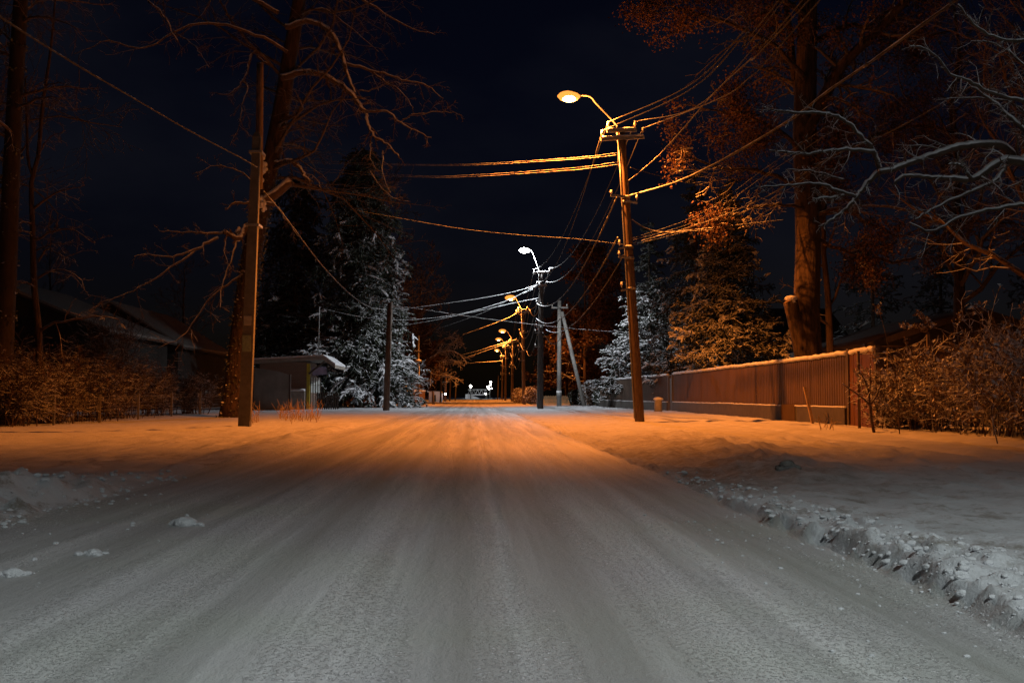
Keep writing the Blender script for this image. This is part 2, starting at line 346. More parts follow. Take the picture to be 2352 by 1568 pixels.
def smoothline(P, n):                          # Catmull-Rom through points
    P = np.asarray(P, float)
    if len(P) == 2: return P[0] + (P[1] - P[0]) * np.linspace(0, 1, n)[:, None]
    Q = np.vstack([2 * P[0] - P[1], P, 2 * P[-1] - P[-2]]); d = np.r_[0, np.cumsum(np.linalg.norm(np.diff(P, axis=0), axis=1))]
    u = np.linspace(0, d[-1], n); i = np.clip(np.searchsorted(d, u, 'right') - 1, 0, len(P) - 2)
    t = ((u - d[i]) / (d[i + 1] - d[i]))[:, None]; a, b, c, e = Q[i], Q[i + 1], Q[i + 2], Q[i + 3]
    return 0.5 * (2 * b + (c - a) * t + (2 * a - 5 * b + 4 * c - e) * t ** 2 + (3 * b - a - 3 * c + e) * t ** 3)

# ------------------------------------------------------------------ plants
def grow(P, Rr, m, rng, t0=.2, t1=1., ang=(35, 70), lr=.5, K=5, rr=.6, up=0.0, wig=.25, tip=.15, taper_len=.5, flat=0.0):
    n, k, _ = P.shape
    seg = np.linalg.norm(np.diff(P, axis=1), axis=2); L = seg.sum(1)
    t = t0 + (t1 - t0) * (np.arange(m)[None] + rng.random((n, m))) / m
    x = t * (k - 1); i = np.clip(np.floor(x).astype(int), 0, k - 2); f = (x - i)[..., None]
    r = np.arange(n)[:, None]
    p = P[r, i] * (1 - f) + P[r, i + 1] * f; T = P[r, i + 1] - P[r, i]; T /= np.maximum(np.linalg.norm(T, axis=2, keepdims=True), 1e-9)
    rv = rng.normal(size=(n, m, 3)); rv[..., 2] *= (1 - flat)
    pp = rv - (rv * T).sum(2, keepdims=True) * T; pp /= np.maximum(np.linalg.norm(pp, axis=2, keepdims=True), 1e-9)
    a = np.radians(rng.uniform(*ang, (n, m)))[..., None]
    d = (np.cos(a) * T + np.sin(a) * pp).reshape(-1, 3); p = p.reshape(-1, 3)
    ln = (L[:, None] * lr * (1 - taper_len * t) * rng.uniform(.6, 1.3, (n, m))).reshape(-1)
    r0 = (Rr[r, i] * (1 - f[..., 0]) + Rr[r, i + 1] * f[..., 0]).reshape(-1) * rr
    out = [p]
    for q in range(K - 1):
        p = p + d * (ln / (K - 1))[:, None]; out.append(p)
        d = d + wig * rng.normal(size=d.shape) + np.array([0, 0, up]); d /= np.linalg.norm(d, axis=1, keepdims=True)
    return np.stack(out, 1), r0[:, None] * np.linspace(1, tip, K)[None]
def leaf_cards(c, size, rng):
    n = len(c); a = rng.normal(size=(n, 3)); a /= np.linalg.norm(a, axis=1, keepdims=True)
    b = rng.normal(size=(n, 3)); b -= (a * b).sum(1, keepdims=True) * a; b /= np.linalg.norm(b, axis=1, keepdims=True)
    s = (size * rng.uniform(.6, 1.3, n))[:, None]; w = s * .55
    return np.stack([c - a * s, c + b * w - a * s * .1, c + a * s, c - b * w - a * s * .1], 1)

def spruce(x, y, H, Rb, label, seed, mat='needles', nb=120, droop=.5, start=.06, thick=.022, group=None, m2=12, m3=6, pexp=.85, pads=.12):
    rng = np.random.default_rng(seed); z0 = gz(x, y)
    t = thing('spruce_tree' if droop < .8 else 'cedar_tree', (x, y, z0), label, 'tree', group)
    mb = MB(); mb.tube(smoothline([(x, y, z0 - .1), (x + .05, y, z0 + H * .5), (x, y, z0 + H)], 8), np.linspace(H * .016, .02, 8), 8); mb.build('trunk', 'bark', t)
    h = start + (1 - start) * rng.random(nb) ** 1.15 * .97
    ln = Rb * (1 - h) ** pexp * rng.uniform(.65, 1.12, nb) + .25
    az = rng.uniform(0, 2 * math.pi, nb); K = 6; u = np.linspace(0, 1, K)
    out = np.stack([np.cos(az), np.sin(az)], 1)
    rad = ln[:, None] * u[None]; zz = z0 + h[:, None] * H + ln[:, None] * (.12 * u[None] - droop * (u[None] ** 1.6) * rng.uniform(.6, 1.2, nb)[:, None] + .22 * u[None] ** 4)
    P = np.stack([x + out[:, :1] * rad, y + out[:, 1:] * rad, np.maximum(zz, z0 + .15)], 2)
    Rr = (.012 + .010 * ln)[:, None] * np.linspace(1, .3, K)[None]
    mb = MB(); mb.tubes(P, Rr, 4)
    P2, R2 = grow(P, Rr, m2, rng, .12, 1, (45, 75), .42, 4, .7, -.16 * (1 + droop), .12, .4, .55, flat=.75)
    mb.tubes(P2, np.maximum(R2, thick * .55), 3)
    P3, R3 = grow(P2, R2, m3, rng, .05, 1, (30, 65), .42, 3, .8, -.10 * (1 + droop), .12, .4, .3, flat=.5)
    mb.tubes(P3, np.full(R3.shape, thick) * np.array([[.8, 1, .35]]), 3)
    P4, R4 = grow(P2, R2, m3, rng, .05, 1, (50, 85), .22, 2, .8, -.05, .1, .4, .2)
    mb.tubes(P4, np.full(R4.shape, thick * .8) * np.array([[1, .2]]), 3)
    mb.build('foliage', mat, t)
    if pads > 0:
        mid = P2[:, 1]; d = fbm(mid[:, 0] * 1.1 + seed, mid[:, 1] * 1.1 + mid[:, 2] * 1.3, seed, 3); u2 = np.tile((np.arange(m2) + .5) / m2, nb)
        hh = np.repeat(h, m2); k = (d + .10 * u2 > np.quantile(d + .10 * u2, 1 - pads)) & (hh < .72); Q = P2[k].copy(); Q[..., 2] += thick * .9
        w_ = thick * rng.uniform(1.0, 2.1, len(Q))[:, None] * np.array([[.7, 1.25, 1.0, .45]]); mb = MB(); mb.tubes(Q, w_, 4)
        Q3 = P3.reshape(len(P2), m3, 3, 3)[k][:, ::2].reshape(-1, 3, 3).copy(); Q3[..., 2] += thick * .5; mb.tubes(Q3, np.full((len(Q3), 3), thick) * np.array([[1.1, 1.2, .5]]), 4)
        mb.build('snow_pads', 'snow', t)
    return t

def limb_px(pts, Y, r0, r1, n=None, wob=0.0, rng=None):
    """a limb through photo points; Y one distance or one per point"""
    Ys = np.full(len(pts), Y, float) if np.isscalar(Y) else np.asarray(Y, float)
    P = np.array([at(px, py, yy) for (px, py), yy in zip(pts, Ys)]); n = n or max(4, 3 * len(pts))
    Q = smoothline(P, n)
    if wob and rng is not None: Q[1:-1] += rng.normal(size=(n - 2, 3)) * wob
    return Q, np.linspace(r0, r1, n)

def bare_tree(x, y, H, spread, label, seed, r0=.22, lean=(0, 0), mat='twig_dark', levels=3, m=(9, 6, 5), up=.10, name='bare_tree', t0=.25, minr=.008, group=None):
    rng = np.random.default_rng(seed); z0 = gz(x, y)
    t = thing(name, (x, y, z0), label, 'tree', group)
    K = 9; u = np.linspace(0, 1, K)
    P = np.stack([x + lean[0] * u ** 1.3 + rng.normal(size=K) * .1 * u, y + lean[1] * u + rng.normal(size=K) * .1 * u, z0 - .1 + H * u], 1)[None]
    Rr = (r0 * (1 - .85 * u))[None]
    mb = MB(); mb.tubes(P, Rr, 9); mb.build('trunk', 'bark', t)
    mb = MB(); ps, rs = P, Rr
    for l in range(levels):
        ps, rs = grow(ps, rs, m[l], rng, t0 if l == 0 else .15, 1, (30, 75), spread / H * 1.1 if l == 0 else .5, (7, 5, 4)[min(l, 2)], .5, up, .22, .2)
        mb.tubes(ps, np.maximum(rs, minr), 5 if l == 0 else 3)
    mb.build('branches', mat, t); return t

def shrub(x, y, H, W, label, seed, stems=26, mat='twig', m=(7, 5), group=None, seeds=0, name='shrub', minr=.006, up=.05, seedmat='seed', flatx=1.0, seedsize=.035):
    rng = np.random.default_rng(seed); z0 = gz(x, y)
    t = thing(name, (x, y, z0), label, 'shrub', group)
    K = 6; u = np.linspace(0, 1, K); az = rng.uniform(0, 6.283, stems); s = rng.uniform(.15, 1, stems) ** .6 * W; h = H * rng.uniform(.55, 1.08, stems)
    bx = x + rng.normal(size=stems) * W * .3; by = y + rng.normal(size=stems) * W * .3 * flatx
    P = np.stack([bx[:, None] + np.cos(az)[:, None] * s[:, None] * u ** 1.4, by[:, None] + flatx * np.sin(az)[:, None] * s[:, None] * u ** 1.4, z0 - .05 + h[:, None] * (u - .12 * u ** 3)], 2)
    P[:, 1:-1] += rng.normal(size=(stems, K - 2, 3)) * .05
    Rr = np.maximum(rng.uniform(.010, .022, stems)[:, None] * np.linspace(1, .4, K), minr)
    mb = MB(); mb.tubes(P, Rr, 4)
    P2, R2 = grow(P, Rr, m[0], rng, .12, 1, (30, 75), .45, 4, .6, up, .22, .4); mb.tubes(P2, np.maximum(R2, minr), 3)
    P3, R3 = grow(P2, R2, m[1], rng, .1, 1, (30, 80), .5, 3, .8, up, .2, .5); mb.tubes(P3, np.maximum(R3, minr * .85), 3)
    mb.build('stems', mat, t)
    if seeds:
        c = np.concatenate([P2[:, -1], P3[:, -1], P3[:, 1]]); c = c[rng.permutation(len(c))[:seeds]]
        mb = MB(); k = 3
        c = np.repeat(c, k, 0) + rng.normal(size=(len(c) * k, 3)) * seedsize * .7
        mb.quads(leaf_cards(c, seedsize, rng)); mb.build('seed_heads', seedmat, t)
    return t

# ------------------------------------------------------------------ ground and road
def make_ground():
    xs = list(np.r_[np.arange(-5.6, 1.7, .034), np.arange(1.7, 3.0, .016), np.arange(3.0, 5.601, .034)]); s = .036; x = 5.6
    while x < 900: x += s; s *= 1.05; xs.append(x); xs.insert(0, -x)
    xs = sorted(xs)
    ys = [-60, -40, -28, -20, -14, -10, -7, -5, -3, -1.5, -.5, .3, .9, 1.4, 1.8, 2.1, 2.35]; y = 2.5
    while y < 1600:
        ys.append(y); y += min(max(.014, y * y * .0016), .45 if y < 70 else .45 + (y - 70) * .05)
    xs, ys = np.array(xs), np.array(ys); X, Y = np.meshgrid(xs, ys); Z = ground_z(X, Y)
    nx, ny = len(xs), len(ys); V = np.stack([X, Y, Z], -1).reshape(-1, 3)
    i = np.arange(ny - 1)[:, None] * nx + np.arange(nx - 1)[None]
    Fc = np.stack([i, i + 1, i + nx + 1, i + nx], -1)
    c = (xs[:-1] + xs[1:]) / 2
    road = (c > -3.15) & (c < 2.02)
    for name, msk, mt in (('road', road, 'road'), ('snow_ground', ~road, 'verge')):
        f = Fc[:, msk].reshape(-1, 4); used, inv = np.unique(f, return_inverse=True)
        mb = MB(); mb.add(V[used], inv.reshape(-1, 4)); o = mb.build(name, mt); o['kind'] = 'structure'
make_ground()

ICO = None
def blobs(C, S, rng, squash=.75):
    import bmesh
    global ICO
    if ICO is None:
        bm = bmesh.new(); bmesh.ops.create_icosphere(bm, subdivisions=2, radius=1)
        ICO = (np.array([v.co[:] for v in bm.verts]), np.array([[v.index for v in f.verts] for f in bm.faces])); bm.free()
    v, f = ICO; n = len(C); k = len(v)
    out = np.empty((n, k, 3))
    for i in range(n):
        o = rng.uniform(-9, 9, 3)
        d = 1 + .55 * (fbm(v[:, 0] * 1.3 + o[0], v[:, 1] * 1.3 + v[:, 2] * 1.1 + o[1], int(o[2] * 7), 3) - .45)
        p = v * d[:, None] * np.array([rng.uniform(.8, 1.4), rng.uniform(.7, 1.1), squash]); out[i] = C[i] + p * S[i]
    F2 = (np.arange(n)[:, None, None] * k + f[None]).reshape(-1, 3)
    return out.reshape(-1, 3), F2
def clods():
    rng = np.random.default_rng(5)
    y = 2.8 + 8.5 * rng.random(1500) ** 1.6; x = right_edge(y) + .04 + np.abs(rng.normal(size=1500)) * .28; s = .005 + .022 * rng.random(1500) ** 5
    y2 = rng.uniform(5.2, 12, 700); x2 = -3.05 - np.abs(rng.normal(size=700)) * 1.0; s2 = .006 + .030 * rng.random(700) ** 5
    y3 = rng.uniform(3.4, 9.5, 240); x3 = -3.2 + 1.4 * rng.random(240) ** 2.2; s3 = .004 + .016 * rng.random(240) ** 6
    y4 = 2.8 + 5 * rng.random(260); x4 = right_edge(y4) + .02 - .8 * rng.random(260) ** 2.5; s4 = .004 + .008 * rng.random(260) ** 4
    x = np.r_[x, x2, x3, x4]; y = np.r_[y, y2, y3, y4]; s = np.r_[s, s2, s3, s4]
    C = np.stack([x, y, ground_z(x, y) + s * .12], 1); v, f = blobs(C, s, rng, .62)
    mb = MB(); mb.add(v, f); o = mb.build('snow_clods', 'snow'); tag(o, None, kind='stuff')
    for px, py, s, lab, mt in (
        (425, 1182, .075, 'white wedge of loose snow lying alone on the packed road', 'snow'),
        (30, 1292, .05, 'lump of snow on the road near the left edge of the frame', 'snow'),
        (215, 1246, .045, 'small split lump of snow beside the wheel tracks on the left', 'snow'),
        (1808, 1086, .08, 'dark dirty clod of frozen snow on the right bank', 'dirty_snow'),
        (856, 931, .55, 'white mound of snow in front of the conifer by the left verge', 'snow')):
        d = ray(px, py); t = -(CAM_H - .06) / d.z; x, y = d.x * t, d.y * t
        n = 9; dx = np.r_[0, rng.uniform(-1.5, 1.5, n - 1)] * s; dy = np.r_[0, rng.uniform(-.8, .8, n - 1)] * s; ss = np.r_[s, s * rng.uniform(.25, .7, n - 1)]
        C = np.stack([x + dx, y + dy, ground_z(x + dx, y + dy) + ss * .15], 1)
        v, f = blobs(C, ss, rng, .6); mb = MB(); mb.add(v, f)
        tag(mb.build('snow_lump', mt), lab, 'snow lump')
clods()

# ------------------------------------------------------------------ lamp posts
def lamp_light(name, loc, col, power, parent, soft=.08, cut=(.42, .22), floor=.05, r=.09, wing=0.0, side=None):
    ld = bpy.data.lights.new(name, 'POINT'); ld.energy = power; ld.color = col; ld.shadow_soft_size = r
    ld.use_nodes = True; nt = ld.node_tree; em = nt.nodes['Emission']
    tc = N(nt, 'ShaderNodeTexCoord'); sx = N(nt, 'ShaderNodeSeparateXYZ'); nt.links.new(tc.outputs['Normal'], sx.inputs[0])
    mr = N(nt, 'ShaderNodeMapRange', interpolation_type='SMOOTHSTEP')
    # light distribution of the luminaire: full downwards, fading towards the horizontal
    dn = math_(nt, 'ABSOLUTE', sx.outputs['Z']) if False else math_(nt, 'MULTIPLY', sx.outputs['Z'], LSIGN)
    mr.inputs[1].default_value = cut[1]; mr.inputs[2].default_value = cut[0]; mr.inputs[3].default_value = floor; mr.inputs[4].default_value = 1.0
    nt.links.new(dn, mr.inputs[0]); prof = mr.outputs[0]
    if side:                                   # optics throw wider to the sides and down the street than back along it
        m2 = N(nt, 'ShaderNodeMapRange', interpolation_type='SMOOTHSTEP'); m2.inputs[1].default_value = side[1]; m2.inputs[2].default_value = side[0]; m2.inputs[3].default_value = side[2]
        nt.links.new(dn, m2.inputs[0])
        m3 = N(nt, 'ShaderNodeMapRange', interpolation_type='SMOOTHSTEP'); m3.inputs[1].default_value = -.92; m3.inputs[2].default_value = -.55; nt.links.new(sx.outputs['Y'], m3.inputs[0])
        prof = math_(nt, 'ADD', math_(nt, 'MULTIPLY', prof, math_(nt, 'SUBTRACT', 1.0, m3.outputs[0])), math_(nt, 'MULTIPLY', m2.outputs[0], m3.outputs[0]))
    bw = math_(nt, 'ADD', 1.0, math_(nt, 'MULTIPLY', math_(nt, 'SUBTRACT', 1.0, math_(nt, 'MAXIMUM', dn, 0.45)), wing))   # batwing
    nt.links.new(math_(nt, 'MULTIPLY', prof, bw), em.inputs['Strength'])
    o = bpy.data.objects.new(name, ld); COL.objects.link(o); o.location = Vector(loc) - world_loc(parent); o.parent = parent; return o
LSIGN = -1.0

def insulator(p, parent, s=1.0):
    mb = MB(); z = np.array([-.10, -.02, .0, .05, .07, .12, .13]) * s; r = np.array([.015, .015, .05, .055, .03, .04, .012]) * s
    mb.tube([(p[0], p[1], p[2] + a) for a in z], r, 8); return mb.build('insulator', 'porcelain', parent)

def name_far(l): return 'crossing wires' in l
def street_lamp(base, top, lamp, col, power, label, kind, arms, mat='pole_wood', r=(.15, .105), cut=(.42, .22), floor=.05, extras=True, seed=1, lens=True, group='lamp posts along the right verge'):
    rng = np.random.default_rng(seed)
    base = np.array(base, float); top = np.array(top, float); lamp = np.array(lamp, float)
    t = thing('street_lamp', base, label, 'lamp post', group)
    P = smoothline([base - (0, 0, .15), (base + top) / 2, top], 14); rr = np.linspace(r[0], r[1], 14)
    mb = MB(); mb.tube(P, rr, 14); mb.build('pole', mat, t)
    def pole_at(z):
        u = (z - base[2]) / (top[2] - base[2]); return base + (top - base) * u
    # conduit running up the road side of the pole and the curved lamp arm
    mb = MB(); a = pole_at(top[2] - 1.0) + (-r[1] - .05, -.03, 0); b = top + (-r[1] - .05, 0, .30)
    D = top[0] - .15 - lamp[0]
    arm = [a, a + (0, 0, .5), top + (-r[1] - .05, 0, .12), top + (-r[1] - .09, 0, .26), np.array([lamp[0] + D * .55, lamp[1], lamp[2] - .20]), np.array([lamp[0] + D * .42, lamp[1], lamp[2] + .01]), np.array([lamp[0] + .2, lamp[1], lamp[2] + .06])]
    mb.tube(smoothline(arm, 22), .032, 8); mb.build('lamp_arm', 'metal', t)
    mb = MB(); c = [pole_at(z) + (-(r[0] + (r[1] - r[0]) * (z / top[2])) - .02, -.05, 0) for z in np.linspace(base[2] + .1, top[2] - .6, 8)]
    mb.tube(c, .022, 6); mb.build('conduit', 'metal', t)
    # cobra head
    hd = MB(); n = 10; u = np.linspace(0, 1, n)
    hp = np.stack([lamp[0] + .28 - .62 * u, np.full(n, lamp[1]), lamp[2] + .07 - .02 * u], 1)
    hd.tube(hp, .035 + .095 * np.sin(np.clip(u * 1.15, 0, 1) * math.pi) ** .7, 12)
    h = hd.build('lamp_head', 'housing', t)
    for v in h.data.vertices:
        wz = v.co.z + base[2]; v.co.z = lamp[2] + .03 - base[2] + max(wz - lamp[2] - .03, -.01) * 1.0
    k = 9; a = np.linspace(-1, 1, k) * (1.75 if base[1] > 90 else 1.15); sq = np.sqrt(np.clip(1 - np.linspace(-1, 1, k) ** 2, .02, 1)) * (1.75 if base[1] > 90 else 1.15)
    lm = MB(); lm.tube(np.stack([lamp[0] - .06 + .31 * a, np.full(k, lamp[1]), np.full(k, lamp[2] + .005)], 1), .15 * sq, 14)
    ln_ = lm.build('lens', {'orange': 'lens_orange', 'white': 'lens_white'}[kind], h)
    lm = MB(); lm.tube(np.stack([lamp[0] - .06 + .21 * a, np.full(k, lamp[1] - .04), np.full(k, lamp[2] - .055)], 1), .115 * sq, 12); lm.build('bulb', 'bulb_orange' if kind == 'orange' else 'lens_white', t)
    if kind: lamp_light('lamp_light', lamp + (0, 0, -.30), col, power, t, cut=cut, floor=floor, side=(.56, .22, .058) if kind == 'orange' else None, wing=3.0 if kind == 'orange' else 2.0 if name_far(label) else 0.0)
    ends = {}
    for zi, (dz, wl, wr, tilt) in enumerate(arms):
        c = pole_at(top[2] - dz); A = c + (-wl, -.09, -tilt * wl); B = c + (wr, -.09, tilt * wr)
        mb = MB(); mb.beam(A, B, .09, .10); ca = mb.build('crossarm', 'metal', t)
        uu = np.linspace(.03, .97, 9)[:, None]; mb = MB(); mb.tube(A + (B - A) * uu + np.array([0, 0, .06]) + rng.normal(size=(9, 3)) * .008, .032 + .014 * rng.random(9), 7); mb.build('snow_cap', 'snow', ca)
        ps = []
        for e in ((A + (.05, 0, .17)), (B + (-.05, 0, .17))):
            insulator(e, t); ps.append(e + (0, 0, .1))
        ends[zi] = ps
    if extras:
        for dz, s in ((2.05, -1), (2.2, 1), (3.6, -1), (3.95, -1), (4.9, -1)):
            c = pole_at(top[2] - dz); l = rng.uniform(.2, .42)
            mb = MB(); mb.beam(c + (s * .04, -.12, 0), c + (s * (.12 + l), -.14, rng.uniform(-.12, .06)), .05, .06); mb.build('bracket', 'metal', t)
            insulator(c + (s * (.10 + l), -.14, .1), t, .8)
            mb = MB(); q = pole_at(top[2] - dz); mb.tube([q - (0, 0, .035), q + (0, 0, .035)], r[1] + .035, 12); mb.build('clamp_band', 'metal', t)
    return t, ends, pole_at

RX = lambda px, Y: (px - 1088) / 2400 * Y
poles = []
ARM1 = [(-.02, .48, .46, .03), (.22, .68, .68, .06)]
OP, WP = 6600, 1800
def P1(px, py, Y): return at(px, py, Y)
Y1 = 32.0
b1 = at(1470, 972, Y1); b1[2] = gz(b1[0], Y1)
poles.append(street_lamp(b1, at(1428, 303, Y1), at(1311, 222, Y1), ORANGE, OP, 'brown wooden pole nearest the camera on the right with an orange lamp', 'orange', ARM1, cut=(.61, .40), floor=.06, seed=3))
Y2 = 68.0
b2 = at(1241, 940, Y2); b2[2] = gz(b2[0], Y2)
poles.append(street_lamp(b2, at(1244, 625, Y2), at(1207, 575, Y2), WHITE, WP * 1.55, 'dark pole with the cold white lamp over the crossing wires', 'white', [(.05, .55, .58, .08), (.9, .35, .35, .05)], mat='pole_dark', r=(.20, .12), cut=(.5, .12), floor=.15, seed=4))
Y3 = 101.0
b3 = at(1204, 928, Y3); b3[2] = gz(b3[0], Y3)
poles.append(street_lamp(b3, at(1201, 712, Y3), at(1174, 684, Y3), ORANGE, OP * .9, 'second orange lamp pole beyond the white lamp', 'orange', ARM1, cut=(.6, .35), floor=.06, seed=5, r=(.17, .11)))
Y4 = 152.0
b4 = at(1176, 921, Y4); b4[2] = gz(b4[0], Y4)
poles.append(street_lamp(b4, at(1179, 782, Y4), at(1155, 760, Y4), ORANGE, OP * .8, 'third orange lamp pole far down the street with a wide crossarm', 'orange', ARM1, cut=(.6, .35), floor=.06, seed=6, r=(.18, .12)))
Y5 = 185.0
b5 = at(1161, 919, Y5); b5[2] = gz(b5[0], Y5)
poles.append(street_lamp(b5, at(1163, 796, Y5), at(1146, 779, Y5), ORANGE, OP * .8, 'fourth orange lamp pole tucked just left of the third', 'orange', ARM1, cut=(.6, .35), floor=.06, seed=7, r=(.18, .12)))
Y6 = 220.0
b6 = at(1153, 918, Y6); b6[2] = gz(b6[0], Y6)
poles.append(street_lamp(b6, at(1156, 818, Y6), at(1142, 804, Y6), ORANGE, OP * .8, 'farthest orange lamp pole at the end of the row', 'orange', ARM1, cut=(.6, .35), floor=.06, seed=8, r=(.18, .12)))
B0 = np.array((7.0, -5.0, gz(7.0, -5.0)))
poles.append(street_lamp(B0, B0 + (-.1, 0, 9.3), B0 + (-3.2, 0, 10.6), (.89, .985, .97), WP * 2.5, 'wooden pole behind the camera whose white lamp lights the near road', 'white', ARM1, cut=(.80, .44), floor=.08, seed=9))

# ------------------------------------------------------------------ other poles
def simple_pole(base, top, r, mat, label, cat='utility pole', parts=(), name='utility_pole', sides=10, group=None):
    base, top = np.array(base, float), np.array(top, float)
    t = thing(name, base, label, cat, group)
    mb = MB(); mb.tube([base - (0, 0, .1), (base + top) / 2, top], [r, r * .9, r * .8], sides); mb.build('pole', mat, t)
    return t
def left_pole():
    Y = 30.2; b = at(562, 974, Y); b[2] = gz(b[0], Y); tp = at(591, 304, Y)
    t = thing('utility_pole', b, 'tall square concrete pole with a wooden extension on the left verge', 'utility pole')
    mb = MB(); ax = (tp - b)
    def sq(c, w, d): return [c + (-w, -d, 0), c + (w, -d, 0), c + (w, d, 0), c + (-w, d, 0)]
    rings = []
    for u, w in ((-.02, .165), (.3, .155), (.6, .14), (.85, .125), (.985, .115), (1.0, .06)): rings += sq(b + ax * u, w, w * .8)
    fs = [(i * 4 + j, i * 4 + (j + 1) % 4, i * 4 + 4 + (j + 1) % 4, i * 4 + 4 + j) for i in range(5) for j in range(4)] + [(20, 21, 22, 23)]
    mb.add(rings, np.array(fs), False); mb.build('pole', 'pole_concrete', t)
    mb = MB(); e0 = tp + (0.02, .22, -1.6); e1 = at(594, 140, Y) + (0, .22, 0)
    mb.tube(smoothline([e0, (e0 + e1) / 2, e1], 8), np.linspace(.115, .10, 8), 10); mb.build('wooden_extension', 'pole_wood', t)
    for u in (.93, .68):
        c = b + ax * u; mb = MB(); mb.box(c - (.19, .17, .035), c + (.19, .40, .035)); mb.build('steel_band', 'metal', t)
    c = b + ax * .30; mb = MB(); mb.box(c + (-.14, -.145, -.42), c + (.10, -.118, .05)); mb.build('notice', 'paper', t)
    c = b + ax * .345; mb = MB(); mb.box(c + (-.12, -.143, -.05), c + (.09, -.117, .22)); mb.build('notice', 'concrete', t)
    mb = MB(); mb.tube([b + ax * u + (.165 - .045 * u, -.09, 0) for u in np.linspace(.02, .98, 8)], .028, 6); mb.build('conduit', 'concrete', t)
    v, f = blobs(np.array([b + ax * .72 + (.22, .1, .35), b + ax * .72 + (.2, .1, -.1)]), np.array([.24, .2]), np.random.default_rng(4), 1.5)
    return t, b, tp
LP, LPb, LPt = left_pole()
Yq = 62.0
q0 = at(887, 942, Yq); q0[2] = gz(q0[0], Yq); q1 = at(896, 695, Yq)
t = simple_pole(q0, q1, .20, 'pole_wood', 'leaning brown wooden pole in front of the big conifer on the left')
mb = MB(); mb.tube([q0 + (q1 - q0) * u + (.17 - .04 * u, -.1, 0) for u in np.linspace(.0, .55, 6)], .02, 6); mb.build('conduit', 'metal', t)
Yd = 104.0
d0 = at(959.5, 928, Yd); d0[2] = gz(d0[0], Yd); d1 = at(961, 770, Yd)
t = simple_pole(d0, d1, .14, 'pole_concrete', 'grey pole with a snowy round plate and a bar on the left roadside')
c = at(960, 829, Yd); mb = MB(); mb.tube([c - (0, 0, .1), c, c + (0, 0, .1), c + (0, 0, .2)], [.30, .38, .36, .12], 14); mb.build('round_plate', 'metal', t)
c = at(960, 806, Yd); mb = MB(); mb.beam(c - (.33, .16, 0), c + (.33, -.16, 0), .1, .1); mb.build('crossarm', 'metal', t)
mb = MB(); mb.tube([d0 + (.13, -.12, .1), d1 + (.1, -.12, -3)], .035, 6); mb.build('conduit', 'metal', t)
for px0, py0, py1, Y, r, lab, mt in (
    (1022, 920, 845, 150, .18, 'thin pole with two brackets lit orange in the far left', 'pole_wood'),
    (1012, 921, 847, 142, .14, 'plain dark pole just left of the bracketed orange pole', 'pole_dark'),
    (1033, 920, 857, 175, .13, 'slim far pole right of the bracketed orange pole', 'pole_wood'),
    (1045.5, 920, 882, 200, .13, 'short grey pole farthest down the left side', 'pole_concrete'),
    (1143, 919, 862, 235, .16, 'dark leaning pole left of the far lamp row', 'pole_dark')):
    p0 = at(px0, py0, Y); p0[2] = gz(p0[0], Y); p1 = at(px0 + 2, py1, Y); t = simple_pole(p0, p1, r, mt, lab)
    if px0 == 1022:
        for py, w in ((865, .5), (877, .5)):
            c = at(px0 + 2, py, Y); mb = MB(); mb.beam(c - (w, .2, 0), c + (w, -.2, 0), .12, .14); mb.build('bracket', 'metal', t)
# concrete pole with strut
Yc = 78.0
c0 = at(1284, 935, Yc); c0[2] = gz(c0[0], Yc); c1 = at(1285, 690, Yc)
t = simple_pole(c0, c1, .18, 'concrete', 'grey concrete pole with a slanting strut on the right', sides=8)
s0 = at(1342, 922, Yc - 1); s0[2] = gz(s0[0], Yc - 1); mb = MB(); mb.tube([s0, at(1291, 716, Yc)], [.16, .13], 8); mb.build('strut', 'concrete', t)
c = at(1285, 707, Yc); mb = MB(); mb.beam(c - (.62, .2, 0), c + (.62, -.2, 0), .1, .12); mb.build('crossarm', 'metal', t)
for dx in (-.55, .55): insulator(c + (dx, -.1, .14), t)
c = at(1284, 905, Yc); mb = MB(); mb.tube([c - (0, 0, .25), c + (0, 0, .25)], .20, 10); mb.build('steel_band', 'metal', t)
# posts by the left roadside
p0 = at(942, 931, 92); p0[2] = gz(p0[0], 92); p1 = at(938.5, 894, 92)
simple_pole(p0, p1, .085, 'white_paint', 'short leaning white marker post on the left roadside', 'marker post', name='marker_post')
p0 = at(948, 929, 96); p0[2] = gz(p0[0], 96); p1 = at(946, 890, 96)
simple_pole(p0, p1, .13, 'pole_concrete', 'short grey post right of the white marker post', 'post', name='wooden_post')
p0 = at(995, 928, 105); p0[2] = gz(p0[0], 105); p1 = at(994.5, 898, 105)
simple_pole(p0, p1, .14, 'pole_dark', 'short black post standing alone at the road edge before the far shed', 'post', name='wooden_post')

